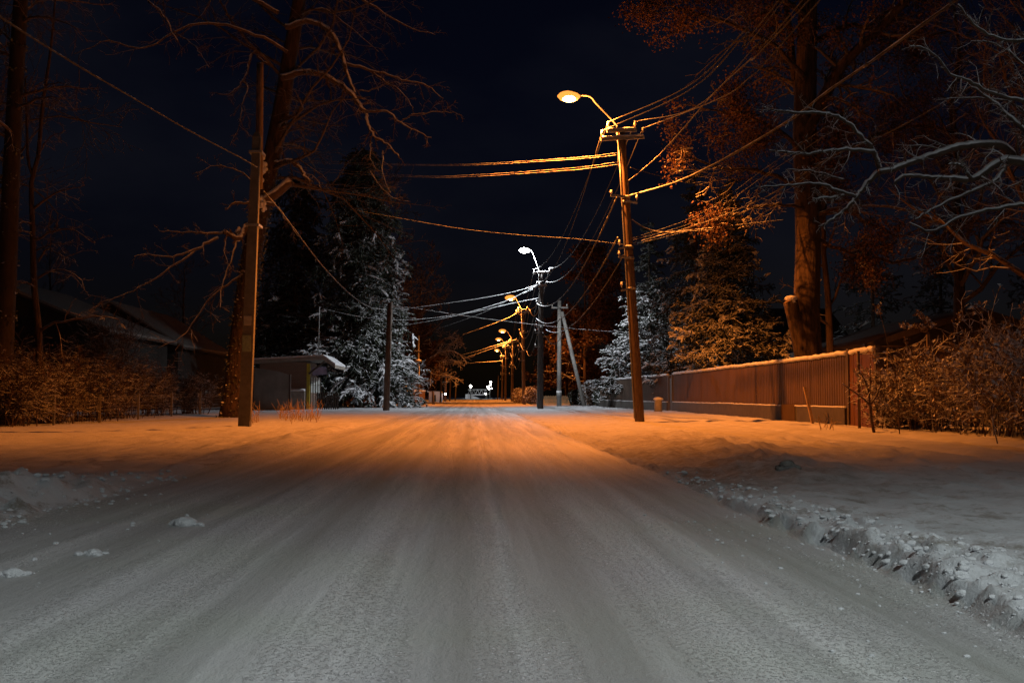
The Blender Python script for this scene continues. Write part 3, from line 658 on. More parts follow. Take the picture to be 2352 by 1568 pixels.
# ------------------------------------------------------------------ overhead wires
def wire(P, r, label, mat='wire', group=None, jit=.25, seed=0, n=60, name='overhead_wire'):
    Q = smoothline(P, n) if len(P) > 2 or n else np.array(P); rng = np.random.default_rng(abs(hash(label)) % 1000 if False else seed)
    rr = r * (1 + jit * (rng.random(len(Q)) * 2 - 1)); mb = MB(); mb.tube(Q, rr, 5)
    return tag(mb.build(name, mat), label, 'cable', group)
def sagline(A, B, s, n=40):
    u = np.linspace(0, 1, n)[:, None]; Q = np.array(A) + (np.array(B) - np.array(A)) * u; Q[:, 2] -= (4 * s * u * (1 - u))[:, 0]; return Q
spans = ['between the near orange lamp and the white lamp', 'between the white lamp and the second orange lamp', 'between the second and third orange lamps',
         'between the third and fourth orange lamps', 'between the fourth and farthest orange lamps']
wn = ['inner left', 'inner right', 'outer left', 'outer right']
for i in range(5):
    ea = [p for k in (0, 1) for p in poles[i][1][k]]; eb = [p for k in (0, 1) for p in poles[i + 1][1][k]]
    for j in range(4):
        wire(sagline(ea[j], eb[j], (1.1, 1.0, 1.2, .6, .6)[i] + .12 * j), .016 + .004 * (i > 0) + .006 * (i > 2), f'{wn[j]} bare wire {spans[i]}', group='bare wires strung along the lamp posts', seed=i * 4 + j)
pa = [p[2] for p in poles]
for i in range(3):
    za, zb = (7.0, 6.9, 7.0, 6.8)[i:i + 2]
    a = pa[i](za) + (-.3, -.1, 0); b = pa[i + 1](zb) + (-.3, -.1, 0)
    wire(sagline(a, b, 1.3), .026, f'upper thick cable {spans[i]}', 'wire_thick', 'thick cables hung low on the lamp posts', seed=30 + i)
    a = pa[i](5.75) + (-.35, -.1, 0); b = pa[i + 1](5.9) + (-.3, -.1, 0)
    wire(sagline(a, b, 1.2), .022, f'lower thick cable {spans[i]}', 'wire_thick', 'thick cables hung low on the lamp posts', seed=40 + i)
    a = pa[i](5.2) + (-.2, -.1, 0); b = pa[i + 1](5.2) + (.3, -.1, 0)
    wire(sagline(a, b, 1.0), .018, f'lowest drooping cable {spans[i]}', 'wire_thick', 'thick cables hung low on the lamp posts', seed=50 + i)
for k, s in ((0, 1), (1, 1)):        # drip loops of cable on the white lamp pole
    c = pa[1](5.6 - k * .9); u = np.linspace(0, math.pi, 14)
    wire(np.stack([c[0] + .1 + (1.1 + .3 * k) * u / math.pi, np.full(14, c[1] - .15), c[2] + .3 - .75 * np.sin(u)], 1), .022, ('upper', 'lower')[k] + ' slack cable loop hanging on the white lamp pole', 'wire_thick', seed=60 + k, n=20)
PA, PB = (b1[0], Y1), (7.0, -5.0)
def px_wire(pts, A, B, r, label, mat='wire', seed=0, tail=None, group=None, head=None):
    P = [on_line(px, py, A, B) for px, py in pts]
    if head is not None: P = [np.array(head)] + P
    if tail is not None: P = P + [np.array(tail)]
    return wire(P, r, label, mat, group, seed=seed, n=70)
ea = [p for k in (0, 1) for p in poles[0][1][k]]; e0 = [p for k in (0, 1) for p in poles[6][1][k]]
G = 'wires rising over the right side of the road'
px_wire([(1579, 199), (1715, 66), (1790, 0)], (ea[0][0], ea[0][1]), (e0[0][0], e0[0][1]), .013, 'upper of two close wires rising from the lamp crossarm to the top right', seed=1, head=ea[0], tail=e0[0], group=G)
px_wire([(1579, 210), (1715, 78), (1800, 0)], (ea[2][0], ea[2][1]), (e0[2][0], e0[2][1]), .013, 'lower of two close wires rising from the lamp crossarm to the top right', seed=2, head=ea[2], tail=e0[2], group=G)
px_wire([(1600, 245), (1750, 90), (1840, 5)], (ea[1][0], ea[1][1]), (e0[1][0], e0[1][1]), .012, 'third wire from the lamp crossarm, steep toward the top right', seed=3, head=ea[1], tail=e0[1], group=G)
px_wire([(1640, 232), (1720, 180), (1880, 5)], (ea[3][0], ea[3][1]), (e0[3][0], e0[3][1]), .012, 'lowest wire from the right end of the lamp crossarm', seed=4, head=ea[3], tail=e0[3], group=G)
px_wire([(1434, 424), (1520, 350), (1640, 215), (1720, 140), (1840, 20)], PA, (6.0, -5.0), .015, 'twisted wire crossing the others in front of the right trees', seed=5, group=G, tail=(6.6, -5.1, 7.9))
px_wire([(1435, 452), (1552, 418), (1669, 362), (1825, 269), (1884, 222), (1985, 152), (2149, 35)], PA, (9.0, -5.0), .026, 'thick snow laden cable sweeping from the near lamp pole to the top right', 'wire_thick', seed=6, tail=(9.0, -5, 7.2))
for k, (pts, r, lab) in enumerate((
    ([(1450, 548), (1602, 494), (1759, 386), (1900, 290)], .006, 'top of the thin service wires fanning out from the near lamp pole'),
    ([(1452, 552), (1602, 506), (1759, 402), (1900, 308), (2000, 240)], .006, 'second thin service wire fanning out from the near lamp pole'),
    ([(1454, 558), (1602, 516), (1730, 466), (1809, 424), (1914, 358), (2058, 296), (2352, 129)], .009, 'long service wire reaching the right edge of the frame'),
    ([(1456, 562), (1650, 510), (1809, 436), (1880, 380)], .006, 'lowest thin service wire fanning out from the near lamp pole'))):
    px_wire(pts, PA, (11.0 + .3 * k, -2.0), r, lab, seed=70 + k, group='thin service wires at the right')
px_wire([(1448, 385), (1514, 404), (1580, 420), (1690, 440)], PA, (13, 40), .012, 'short service wire from the near lamp pole down to the right spruces', seed=80)
px_wire([(1452, 505), (1480, 522), (1516, 533), (1574, 530), (1650, 522), (1800, 505)], PA, (14, 37), .022, 'sagging snow covered cable from the near lamp pole to the oak', 'wire_thick', seed=81)
px_wire([(1460, 545), (1500, 543), (1560, 533), (1640, 528)], PA, (14, 36), .014, 'straight cable beneath the sagging one at the near lamp pole', seed=82)
LB = (-20.0, 44.0)
for k, (ys, lab) in enumerate((((351, 362, 376, 378, 372, 366), 'first'), ((356, 366, 379, 380, 376, 370), 'second'), ((372, 385, 401, 404, 390, 380), 'third'), ((378, 390, 405, 407, 396, 386), 'fourth'))):
    px_wire(list(zip((1419, 1320, 1100, 960, 760, 640), ys)), PA, LB, .0042, f'{lab} from the top of the four wires crossing the road to the left tree', seed=90 + k, group='four wires crossing the road high up')
px_wire([(1434, 562), (1330, 549), (1200, 540), (1080, 528), (980, 512), (800, 480)], PA, LB, .0035, 'lone faint wire crossing the road behind the white lamp glow', seed=95)
px_wire([(-60, -2), (60, 78), (190, 158), (300, 222), (420, 292), (500, 335), (552, 362), (590, 384)], (LPb[0] + .9, LPb[1]), (-9.5, -3), .015, 'thick snowy cable slanting down from the top left to the concrete pole', 'wire', seed=100)
px_wire([(606, 440), (640, 480), (669, 517), (735, 604), (797, 669), (847, 704), (893, 712)], (LPb[0], LPb[1]), (q0[0], q0[1]), .022, 'snowy cable running down from the concrete pole to the leaning wooden pole', 'wire_thick', seed=101)
A2 = (b2[0], Y2)
H1 = (-12.0, 68.5)
px_wire([(1232, 655), (1177, 671), (1105, 685), (1030, 696), (950, 707), (905, 711)], A2, (q0[0], q0[1]), .020, 'highest of the snow beaded wires from the white lamp to the left', seed=110)
px_wire([(1239, 652), (1177, 685), (1120, 705), (1059, 721), (985, 731), (919, 735), (830, 728), (738, 708)], A2, H1, .022, 'middle wire from the white lamp to the mast on the hut', seed=111)
px_wire([(1236, 685), (1180, 696), (1105, 713), (1000, 735), (919, 749)], A2, (-8, 76), .020, 'lowest snow beaded wire from the white lamp to the left conifer', seed=112)
px_wire([(1225, 664), (1177, 685), (1100, 722), (1000, 757)], A2, (-9, 90), .018, 'wire dropping steeply from the white lamp into the left trees', seed=113)
px_wire([(896, 702), (960, 709), (1043, 722), (1137, 735), (1242, 747), (1310, 754), (1379, 760), (1430, 762)], (q0[0], q0[1]), (10.5, 66), .024, 'long cable crossing the road from the leaning wooden pole to the right spruces', 'wire_thick', seed=114)
px_wire([(1193, 716), (1160, 733), (1110, 752), (1062, 769)], (b3[0], Y3), (-7, 110), .028, 'orange lit beaded wire crossing left from the second orange lamp', seed=115)
px_wire([(1172, 783), (1140, 792), (1100, 805), (1060, 815)], (b4[0], Y4), (-8, 160), .036, 'upper orange wire crossing left from the third orange lamp', seed=116)
px_wire([(1172, 787), (1140, 797), (1100, 811), (1065, 822)], (b4[0], Y4), (-8, 158), .032, 'lower orange wire crossing left from the third orange lamp', seed=117)
px_wire([(1155, 829), (1100, 832), (1050, 836)], (b6[0], Y6), (-9, 224), .035, 'faint level wire at the far end of the street', seed=118)

# ------------------------------------------------------------------ right fence
def fence_line(y):                               # plan of the metal fence, x at y
    return np.interp(y, [25.5, 52, 60, 73], [9.42, 9.75, 9.25, 8.85])
def right_fence():
    t = thing('metal_fence', (fence_line(26), 26, gz(9.4, 26)), 'long corrugated metal fence on a concrete plinth along the right verge', 'fence')
    zt, zp = 1.86, .52
    edges = [26.0, 29, 32, 35, 38, 41, 44, 47, 50.5]; edges2 = [52.0, 55, 58, 61, 64, 67, 70, 73]
    for E in (edges, edges2):
        for a, b in zip(E[:-1], E[1:]):
            y = np.arange(a + .01, b - .01, .024); x = fence_line(y); ph = (y % .19) / .19
            prof = np.interp(ph, [0, .12, .3, .42, .58, .7, .88, 1], [0, 0, .02, .02, .02, .02, 0, 0])
            n = len(y); base = gz(9.3, (a + b) / 2) * .5
            V = np.stack([np.stack([x - prof, y, np.full(n, base + zp - .02)], 1), np.stack([x - prof, y, np.full(n, base + zt)], 1)], 0)
            back = V + np.array([.012, 0, 0])
            q = np.arange(n - 1); f1 = np.stack([q, q + n, q + n + 1, q + 1], 1)
            mb = MB(); mb.add(V.reshape(-1, 3), f1, False); mb.add(back.reshape(-1, 3), f1[:, ::-1], False); mb.build('sheet_panel', 'fence_metal', t)
            mb = MB(); mb.beam((fence_line(a) - .03, a, base + zp / 2 - .18), (fence_line(b) - .03, b, base + zp / 2 - .18), .16, zp + .32); mb.build('plinth', 'plinth', t)
            mb = MB()
            yy = np.linspace(a, b, 14); rng = np.random.default_rng(int(a * 10))
            mb.tube(np.stack([fence_line(yy) - .02, yy, base + zt + .02 + rng.normal(size=14) * .008], 1), .055 + .012 * rng.random(14), 7); mb.build('snow_cap', 'snow', t)
            mb = MB(); mb.tube(np.stack([fence_line(yy) - .07, yy, base + zp - .005 + rng.normal(size=14) * .004], 1), .022 + .008 * rng.random(14), 6); mb.build('ledge_snow', 'snow', t)
        for y in E:
            x = fence_line(y); mb = MB(); mb.box((x + .03, y - .05, -.1), (x + .12, y + .05, zt + .02)); mb.build('post', 'steel', t)
    # short return at the far end
    mb = MB(); x = fence_line(73); mb.box((x, 72.95, -.1), (x + 3.0, 73.05, zt)); mb.build('end_panel', 'fence_metal', t)
    # sheet patch over a gap in the plinth
    mb = MB(); yy = np.arange(30.2, 31.6, .05); xx = fence_line(yy) - .125 - .02 * (np.arange(len(yy)) % 2); n = len(yy)
    V = np.stack([np.stack([xx, yy, np.full(n, -.1)], 1), np.stack([xx, yy, np.full(n, .62)], 1)], 0).reshape(-1, 3); q = np.arange(n - 1)
    mb.add(V, np.stack([q, q + n, q + n + 1, q + 1], 1), False); mb.build('patch_sheet', 'fence_metal', t)
    g = thing('yard_gate', (fence_line(51.2), 51.2, gz(9.7, 51.2)), 'narrow steel gate between the orange and grey stretches of fence', 'gate')
    for i, y in enumerate((50.75, 51.75)):
        x = fence_line(y); mb = MB(); mb.box((x - .08, y - .06, -.1), (x + .06, y + .06, 1.95 - .1 * i)); mb.build('gate_post', 'steel', g)
    mb = MB(); mb.box((fence_line(51.2) - .02, 50.83, .12), (fence_line(51.2) + .02, 51.67, 1.75)); mb.build('gate_leaf', 'dark_board', g)
    # red-brown board bay at the near end
    r = thing('plank_screen', (9.45, 25.0, gz(9.4, 25)), 'red brown upright board panel ending the metal fence, snow on top', 'fence')
    for i in range(6):
        y0 = 24.15 + i * .28; mb = MB(); mb.box((9.40 - .006 * (i % 2), y0, -.1), (9.44, y0 + .27, 1.93)); mb.build('board', 'red_board', r)
    yy = np.linspace(24.15, 25.8, 10); rng = np.random.default_rng(77)
    mb = MB(); mb.tube(np.stack([np.full(10, 9.42), yy, 1.97 + rng.normal(size=10) * .012], 1), .06 + .02 * rng.random(10), 7); mb.build('snow_cap', 'snow', r)
    for y in (24.08, 25.88):
        mb = MB(); mb.box((9.36, y - .06, -.1), (9.48, y + .06, 2.05)); mb.build('post', 'dark_board', r)
right_fence()
def yard_fence():
    # dark board fence and wire mesh behind the shrubs
    t = thing('board_fence', (12, 25.5, gz(12, 25.5)), 'dark board fence with a level top behind the right shrubs', 'fence')
    x = 9.7; i = 0
    while x < 16.5:
        mb = MB() if i % 12 == 0 else mb
        mb.box((x, 25.6 - .01 * (i % 2), -.1), (x + .19, 25.64, 1.52 + .015 * (i % 3))); x += .2; i += 1
        if i % 12 == 0 or x >= 16.5: mb.build('board_bay', 'dark_board', t)
    mb = MB(); mb.beam((9.7, 25.55, 1.56), (16.5, 25.55, 1.57), .10, .05); mb.build('top_rail', 'pole_wood', t)
    t = thing('wire_fence', (9.6, 23.8, gz(9.6, 23.8)), 'thin posts with a strand of snowy wire above the right shrubs', 'fence')
    ps = []
    for px, py, Y in ((1971, 806, 24), (2131, 768, 22.5), (2040, 800, 23.5)):
        p = at(px, py, Y); mb = MB(); mb.tube([(p[0], Y, gz(p[0], Y) - .1), p], .035, 7); mb.build('post', 'pole_wood', t); ps.append(p)
    mb = MB(); mb.tube(smoothline([ps[0] - (0, 0, .08), at(2050, 808, 23.3), ps[1] - (0, 0, .1)], 16), .009, 5); mb.build('strand', 'wire', t)
    mb = MB(); mb.beam(at(2028, 795, 23.5), at(2072, 795, 23.4), .03, .03); mb.build('cross_rail', 'pole_wood', t)
yard_fence()
def small_right():
    Y = 27.6; a = at(1848, 888, Y); b = at(1868, 997, Y); b[2] = gz(b[0], Y) - .05
    mb = MB(); mb.beam(b, a, .07, .07); tag(mb.build('leaning_stake', 'cut_wood'), 'pale wooden stake leaning in the snow before the metal fence', 'stake')
    Y = 49; b = at(1512, 955, Y); b[2] = gz(b[0], Y)
    t = thing('stone_bollard', b, 'short stub post with snow on top beside the gate', 'bollard')
    mb = MB(); mb.tube([b - (0, 0, .1), b + (0, 0, .5), b + (0, 0, .56)], [.19, .18, .14], 10); mb.build('post', 'concrete', t)
    v, f = blobs(np.array([b + (0, 0, .6)]), np.array([.17]), np.random.default_rng(1), .5); mb = MB(); mb.add(v, f); mb.build('snow_cap', 'snow', t)
small_right()

# ------------------------------------------------------------------ hut and left side buildings
def hut():
    Y = 66.0
    A = lambda px, py, y=Y: at(px, py, y)
    g0 = gz(-11, Y)
    t = thing('roadside_hut', (A(675, 935)[0], Y, g0), 'small flat roofed hut with a deep snowy overhang and yellow corner post', 'hut')
    xl, xr = A(596, 900)[0], A(704, 900)[0]; zt = A(690, 831)[2]
    mb = MB(); mb.box((xl, Y, -.1), (xr, Y + 4.2, zt)); mb.build('wall', 'brick', t)
    ra, rb = A(585, 827), A(744, 818); rc = A(772, 838)
    mb = MB(); th = .22
    v = []
    for yy in (Y - .5, Y + 4.8):
        for p in (ra, rb, rc):
            v += [(p[0], yy, p[2]), (p[0], yy, p[2] - th)]
    f = [(0, 2, 8, 6), (2, 4, 10, 8), (1, 7, 9, 3), (3, 9, 11, 5), (0, 1, 3, 2), (2, 3, 5, 4), (6, 8, 9, 7), (8, 10, 11, 9), (0, 6, 7, 1), (4, 5, 11, 10)]
    mb.add(v, np.array(f), False); rf = mb.build('roof', 'render_wall', t)
    mb = MB(); v2 = [(a, b + (.03 if i < 6 else -.03), c + (.10 if i % 2 == 0 else th - .002)) for i, (a, b, c) in enumerate(v)]; mb.add(v2, np.array(f), False); mb.build('roof_snow', 'snow', rf)
    mb = MB(); mb.box((xr + .01, Y - .06, 0), (xr + .20, Y + .16, zt - .1)); mb.build('corner_post', 'yellow', t)
    mb = MB(); mb.beam((xr + .15, Y - .12, zt - .75), (rb[0] + .1, Y - .12, rb[2] - .3), .1, .14, (0, 1, 0)); mb.build('brace', 'dark_board', t)
    # glazed front toward the road
    gl, gr = A(713, 900)[0], A(732, 900)[0]; z1, z2, z3 = A(720, 866)[2], A(720, 884)[2], A(720, 902)[2]
    mb = MB(); mb.beam((gl, Y + .15, (z1 + z2) / 2), (gr, Y + .75, (z1 + z2) / 2), .04, z1 - z2 - .02); wn_ = mb.build('upper_panel', 'pale_panel', t)
    mb = MB(); mb.beam((gl, Y + .15, (z2 + z3) / 2), (gr, Y + .75, (z2 + z3) / 2), .04, z2 - z3 - .02); mb.build('lower_panel', 'pale_panel', t)
    for i in range(5):
        u = i / 4; p = (gl + (gr - gl) * u, Y + .11 + .6 * u, 0); mb = MB(); mb.box((p[0] - .02, p[1] - .03, .05), (p[0] + .02, p[1] + .02, z1)); mb.build('mullion', 'steel', t)
    mb = MB(); mb.beam((gl + .05, Y + .35, z1 + .35), (gr + .35, Y + .9, z1 + .45), .05, .5); mb.build('sign_panel', 'mauve_panel', t)
    mb = MB(); lx0, lx1 = A(668, 900)[0], A(704, 900)[0]; lz = A(690, 898)[2]
    mb.box((lx0, Y - .75, -.1), (lx1, Y - .5, lz)); mb.build('low_wall', 'render_wall', t)
    rng = np.random.default_rng(3); xx = np.linspace(lx0, lx1, 9)
    mb = MB(); mb.tube(np.stack([xx, np.full(9, Y - .62), lz + .02 + rng.normal(size=9) * .01], 1), .14, 7); mb.build('wall_snow', 'snow', t)
    m0 = A(731, 815, Y + 2); m1 = A(734, 704, Y + 2)
    mb = MB(); mb.tube([m0, m1], [.04, .03], 6); mb.build('mast', 'metal', t)
    # sheet screen in front
    s = thing('sheet_screen', (A(622, 938, 62)[0], 62, g0), 'tall grey green sheet screen in front of the brick hut', 'screen')
    x0, x1, xm = A(583, 900, 62)[0], A(664, 900, 62)[0], A(640, 900, 62)[0]; z0, zm, z1 = A(583, 844, 62)[2], A(640, 853, 62)[2], A(664, 861, 62)[2]
    mb = MB(); v = []
    for yy in (61.97, 62.03): v += [(x0, yy, -.1), (xm, yy, -.1), (x1, yy, -.1), (x1, yy, z1), (xm, yy, zm), (x0, yy, z0)]
    f4 = np.array([(0, 1, 4, 5), (1, 2, 3, 4), (11, 10, 7, 6), (10, 9, 8, 7), (5, 4, 10, 11), (4, 3, 9, 10), (2, 8, 9, 3), (0, 5, 11, 6)])
    mb.add(v, f4, False); mb.build('sheet', 'sheet_grey', s)
    for x, z in ((x0 - .05, z0), (x1 + .05, z1)):
        mb = MB(); mb.box((x - .05, 61.9, -.1), (x + .05, 62.02, z + .04)); mb.build('post', 'dark_board', s)
    # picket fence beside the hut
    p = thing('picket_fence', (A(745, 935, 67)[0], 67, g0), 'low dark picket fence with snow tips right of the hut', 'fence')
    for i in range(9):
        x = A(734, 900, 67)[0] + i * .14; mb = MB(); h = 1.0 + .06 * (i % 2)
        mb.add([(x, 67, 0), (x + .08, 67, 0), (x + .08, 67, h), (x + .04, 67, h + .1), (x, 67, h), (x, 67.03, 0), (x + .08, 67.03, 0), (x + .08, 67.03, h), (x + .04, 67.03, h + .1), (x, 67.03, h)],
               [np.array([(0, 1, 2, 4), (6, 5, 9, 7), (1, 6, 7, 2), (5, 0, 4, 9), (2, 7, 8, 3), (3, 8, 9, 4)]), np.array([(4, 2, 3), (7, 9, 8)])], False); mb.build('picket', 'dark_board', p)
    mb = MB(); x = A(734, 900, 67)[0]; mb.box((x, 67.03, .7), (x + 1.3, 67.07, .78)); mb.build('rail', 'dark_board', p)
hut()

def house(x0, x1, y0, y1, eave, ridge, label, axis='y', wall='dark_plaster', wins=(), over=.5, name='house', roofmat='dirty_snow', lit=None):
    t = thing(name, ((x0 + x1) / 2, y0, gz((x0 + x1) / 2, y0)), label, 'house')
    mb = MB()
    if axis == 'y':
        xm = (x0 + x1) / 2
        v = [(x0, y0, -.2), (x1, y0, -.2), (x1, y0, eave), (xm, y0, ridge), (x0, y0, eave), (x0, y1, -.2), (x1, y1, -.2), (x1, y1, eave), (xm, y1, ridge), (x0, y1, eave)]
    else:
        ym = (y0 + y1) / 2
        v = [(x0, y1, -.2), (x0, y0, -.2), (x0, y0, eave), (x0, ym, ridge), (x0, y1, eave), (x1, y1, -.2), (x1, y0, -.2), (x1, y0, eave), (x1, ym, ridge), (x1, y1, eave)]
    mb.add(v, [np.array([(0, 1, 2, 4), (6, 5, 9, 7), (1, 6, 7, 2), (5, 0, 4, 9)]), np.array([(4, 2, 3), (7, 9, 8)])], False); mb.build('wall', wall, t)
    mb = MB(); rt = MB()
    if axis == 'y':
        w = (x1 - x0) / 2; sl = (ridge - eave) / w
        for s in (-1, 1):
            e = (xm + s * (w + over), eave - over * sl)
            for q, zz, th in ((mb, .05, .14), (rt, .19, .14)):
                a = [(xm, y0 - over, ridge + zz), (e[0], y0 - over, e[1] + zz), (e[0], y1 + over, e[1] + zz), (xm, y1 + over, ridge + zz)]
                b = [(p[0], p[1], p[2] + th) for p in a]
                q.add(a + b, np.array([(0, 1, 2, 3), (7, 6, 5, 4), (0, 4, 5, 1), (1, 5, 6, 2), (2, 6, 7, 3), (3, 7, 4, 0)]), False)
    else:
        w = (y1 - y0) / 2; sl = (ridge - eave) / w
        for s in (-1, 1):
            e = (ym + s * (w + over), eave - over * sl)
            for q, zz, th in ((mb, .05, .14), (rt, .19, .14)):
                a = [(x0 - over, ym, ridge + zz), (x0 - over, e[0], e[1] + zz), (x1 + over, e[0], e[1] + zz), (x1 + over, ym, ridge + zz)]
                b = [(p[0], p[1], p[2] + th) for p in a]
                q.add(a + b, np.array([(0, 1, 2, 3), (7, 6, 5, 4), (0, 4, 5, 1), (1, 5, 6, 2), (2, 6, 7, 3), (3, 7, 4, 0)]), False)
    rf = mb.build('roof', 'dark_board', t); rt.build('roof_snow', roofmat, rf)
    for k, (wx, wz, ww, wh) in enumerate(wins):
        mb = MB(); mb.box((wx, y0 - .04, wz), (wx + ww, y0 - .005, wz + wh)); fr = mb.build('window', 'white_paint' if lit is None else 'dark', t)
        mb = MB(); mb.box((wx + .08, y0 - .055, wz + .08), (wx + ww - .08, y0 - .042, wz + wh - .08)); mb.build('pane', 'dark' if lit is None or k not in lit else 'window_lit', fr)
    return t
house(-34, -20.3, 58, 70, 4.4, 7.3, 'house with a steep snowy gable roof behind the left hedge', 'y', wins=((-30, 1.2, 1.2, 1.4), (-26, 1.2, 1.2, 1.4)))
house(-30, -20.7, 74, 88, 4.4, 7.2, 'second snowy roofed house behind and right of the gabled one', 'y', wins=((-26, 1.2, 1.2, 1.4), (-23, 1.2, 1.2, 1.4)))
house(17, 26, 44, 54, 2.9, 4.3, 'low dark house behind the right hedge', 'y', wall='dark_board', wins=((19, 1.1, 1.1, 1.2), (22.5, 1.1, 1.1, 1.2)), roofmat='dark_board')
house(22, 34, 95, 105, 6.2, 9.0, 'far dark house seen through the right trees with three small lit windows', 'x', wall='dark', wins=((24.6, 5.2, .55, .75), (26.0, 5.6, .7, .8), (23.5, 1.2, 1.2, 1.4), (26.4, 4.9, .5, .5)), lit=(0, 1, 3), roofmat='dark_board')
p0 = at(2026, 832, 60); t = thing('wall_lantern', (p0[0], 60, 0), 'small bright yard light seen through the right shrubs', 'lantern')
mb = MB(); mb.tube([(p0[0], 60, -.1), p0 - (0, 0, .1)], .05, 8); mb.build('post', 'steel', t)
mb = MB(); v, f = blobs(np.array([p0]), np.array([.13]), np.random.default_rng(8), 1); mb.add(v, f); mb.build('lamp_globe', 'lens_white', t)
def yard_wall():
    Y = 110
    t = thing('brick_wall', (at(930, 925, Y)[0], Y, gz(-7, Y)), 'low brick yard wall with pillars and a dark gateway in the far left', 'wall')
    for a, b, top, mt, nm in ((893, 911, 893, 'brick', 'pillar'), (911, 926, 897, 'dark', 'gate_leaf'), (926, 938, 890, 'brick', 'pillar'), (938, 976, 899, 'brick', 'wall_bay')):
        xa, xb = at(a, 900, Y)[0], at(b, 900, Y)[0]; z = at(a, top, Y)[2]; d = .3 if nm != 'gate_leaf' else .05
        mb = MB(); mb.box((xa, Y - d, -.1), (xb - .01, Y + d, z)); mb.build(nm, mt, t)
        if nm != 'gate_leaf': mb = MB(); mb.box((xa - .08, Y - d - .08, z + .005), (xb + .06, Y + d + .08, z + .16)); mb.build('snow_cap', 'snow', t)
yard_wall()
house(-15.5, -6.4, 114, 124, 1.9, 3.2, 'low orange lit house with a dark roof behind the brick yard wall', 'y', wall='brick', wins=((-9.5, .7, .9, 1.0), (-8, .7, .8, 1.0)), roofmat='dark_board')

# ------------------------------------------------------------------ far end of the street
def far_end():
    Y = 330.0; A = lambda px, py, y=Y: at(px, py, y)
    t = thing('truss_bridge', (A(1092, 917)[0], Y, 0), 'small white truss footbridge lit at the far end of the street', 'bridge')
    x0, x1 = A(1069, 905)[0], A(1119, 905)[0]; zd, zt = A(1090, 905)[2], A(1090, 894.5)[2]
    mb = MB(); mb.box((x0, Y - .8, zd - .35), (x1, Y + 1.2, zd)); mb.build('deck', 'white_paint', t)
    for yy in (Y - .7, Y + 1.1):
        mb = MB(); mb.beam((x0 + .8, yy, zt), (x1, yy, zt), .14, .18)
        n = 6; xs = np.linspace(x0 + .8, x1, n)
        for a, b in zip(xs[:-1], xs[1:]):
            mb.beam((a, yy, zd), ((a + b) / 2, yy, zt), .12, .12); mb.beam(((a + b) / 2, yy, zt), (b, yy, zd), .12, .12)
        mb.build('truss', 'white_paint', t)
    mb = MB(); xe = A(1106, 917)[0]; xq = A(1084, 907)[0]
    v = [(x0, Y - 1, -.1), (xe, Y - 1, -.1), (xq, Y - 1, zd - .37), (x0, Y - 1, zd - .37), (x0, Y + 2, -.1), (xe, Y + 2, -.1), (xq, Y + 2, zd - .37), (x0, Y + 2, zd - .37)]
    mb.add(v, np.array([(0, 1, 2, 3), (5, 4, 7, 6), (1, 5, 6, 2), (4, 0, 3, 7), (3, 2, 6, 7)]), False); mb.build('abutment', 'white_paint', t)
    mb = MB(); mb.box((x1 - .5, Y - .9, -.1), (x1, Y + 1.3, zd - .37)); mb.build('pier', 'concrete', t)
    def post_lamp(px, py, y, name, label, s, power, col=WHITE, many=None, cat='lamp post'):
        p = at(px, py, y); t = thing(name, (p[0], y, gz(p[0], y)), label, cat)
        mb = MB(); mb.tube([(p[0], y, -.1), p - (0, 0, s)], .12, 8); mb.build('pole', 'dark', t)
        for i, (qx, qy, qs) in enumerate(many or [(px, py, s)]):
            q = at(qx, qy, y - .4); mb = MB(); mb.beam(q + (0, .4, 0), (p[0], y, q[2]), .08, .08) if many else mb.tube([q, q + (0, .3, 0)], .08, 6); mb.build('bracket', 'metal', t)
            v, f = blobs(np.array([q]), np.array([qs]), np.random.default_rng(i), 1); mb = MB(); mb.add(v, f); mb.build('lamp_globe', 'lens_white', t)
        lamp_light('lamp_light', at(px, py, y - 1.6), col, power, t, floor=1.0)
    post_lamp(1081, 886.6, 322, 'street_lamp', 'bright white lamp over the far footbridge', .38, 520)
    post_lamp(1125, 890, 312, 'floodlight_mast', 'mast with a cluster of white floodlights right of the footbridge', .3, 260, many=[(1127, 878, .30), (1121, 888, .24), (1129, 892, .17), (1123, 893, .15), (1115, 904, .2), (1127, 884, .14)], cat='floodlight')
    Y = 150
    t = thing('storage_shed', (at(1000, 918, Y)[0], Y, 0), 'pale shed wall lit white behind the poles at the far left', 'shed')
    xa, xb = at(985, 900, Y)[0], at(1011, 900, Y)[0]; z = at(1000, 901, Y)[2]
    mb = MB(); mb.box((xa, Y, -.1), (xb, Y + 3, z)); mb.build('wall', 'white_paint', t)
    mb = MB(); mb.box((xa - .2, Y - .3, z + .004), (xb + .2, Y + 3.2, z + .15)); mb.build('roof', 'snow', t)
    mb = MB(); mb.box((xa + .5, Y - .03, -.05), (xa + 1.0, Y - .004, z - .35)); mb.build('door', 'dark', t)
    p = at(1023, 904.7, Y - 2); q = thing('wall_lantern', (p[0], Y - 2, 0), 'tiny warm white yard lamp on a white post beside the shed', 'lantern')
    mb = MB(); mb.box((p[0] - .55, Y - 2, -.1), (p[0] - .4, Y - 1.85, 1.25)); mb.build('post', 'white_paint', q)
    mb = MB(); mb.beam((p[0] - .4, Y - 1.9, p[2]), (p[0], Y - 1.9, p[2]), .05, .05); mb.build('bracket', 'metal', q)
    v, f = blobs(np.array([p]), np.array([.10]), np.random.default_rng(3), 1); mb = MB(); mb.add(v, f); mb.build('lamp_globe', 'lens_white', q)
    lamp_light('lamp_light', p + (-.6, -.9, .3), WHITE, 14, q, floor=1.0)
far_end()

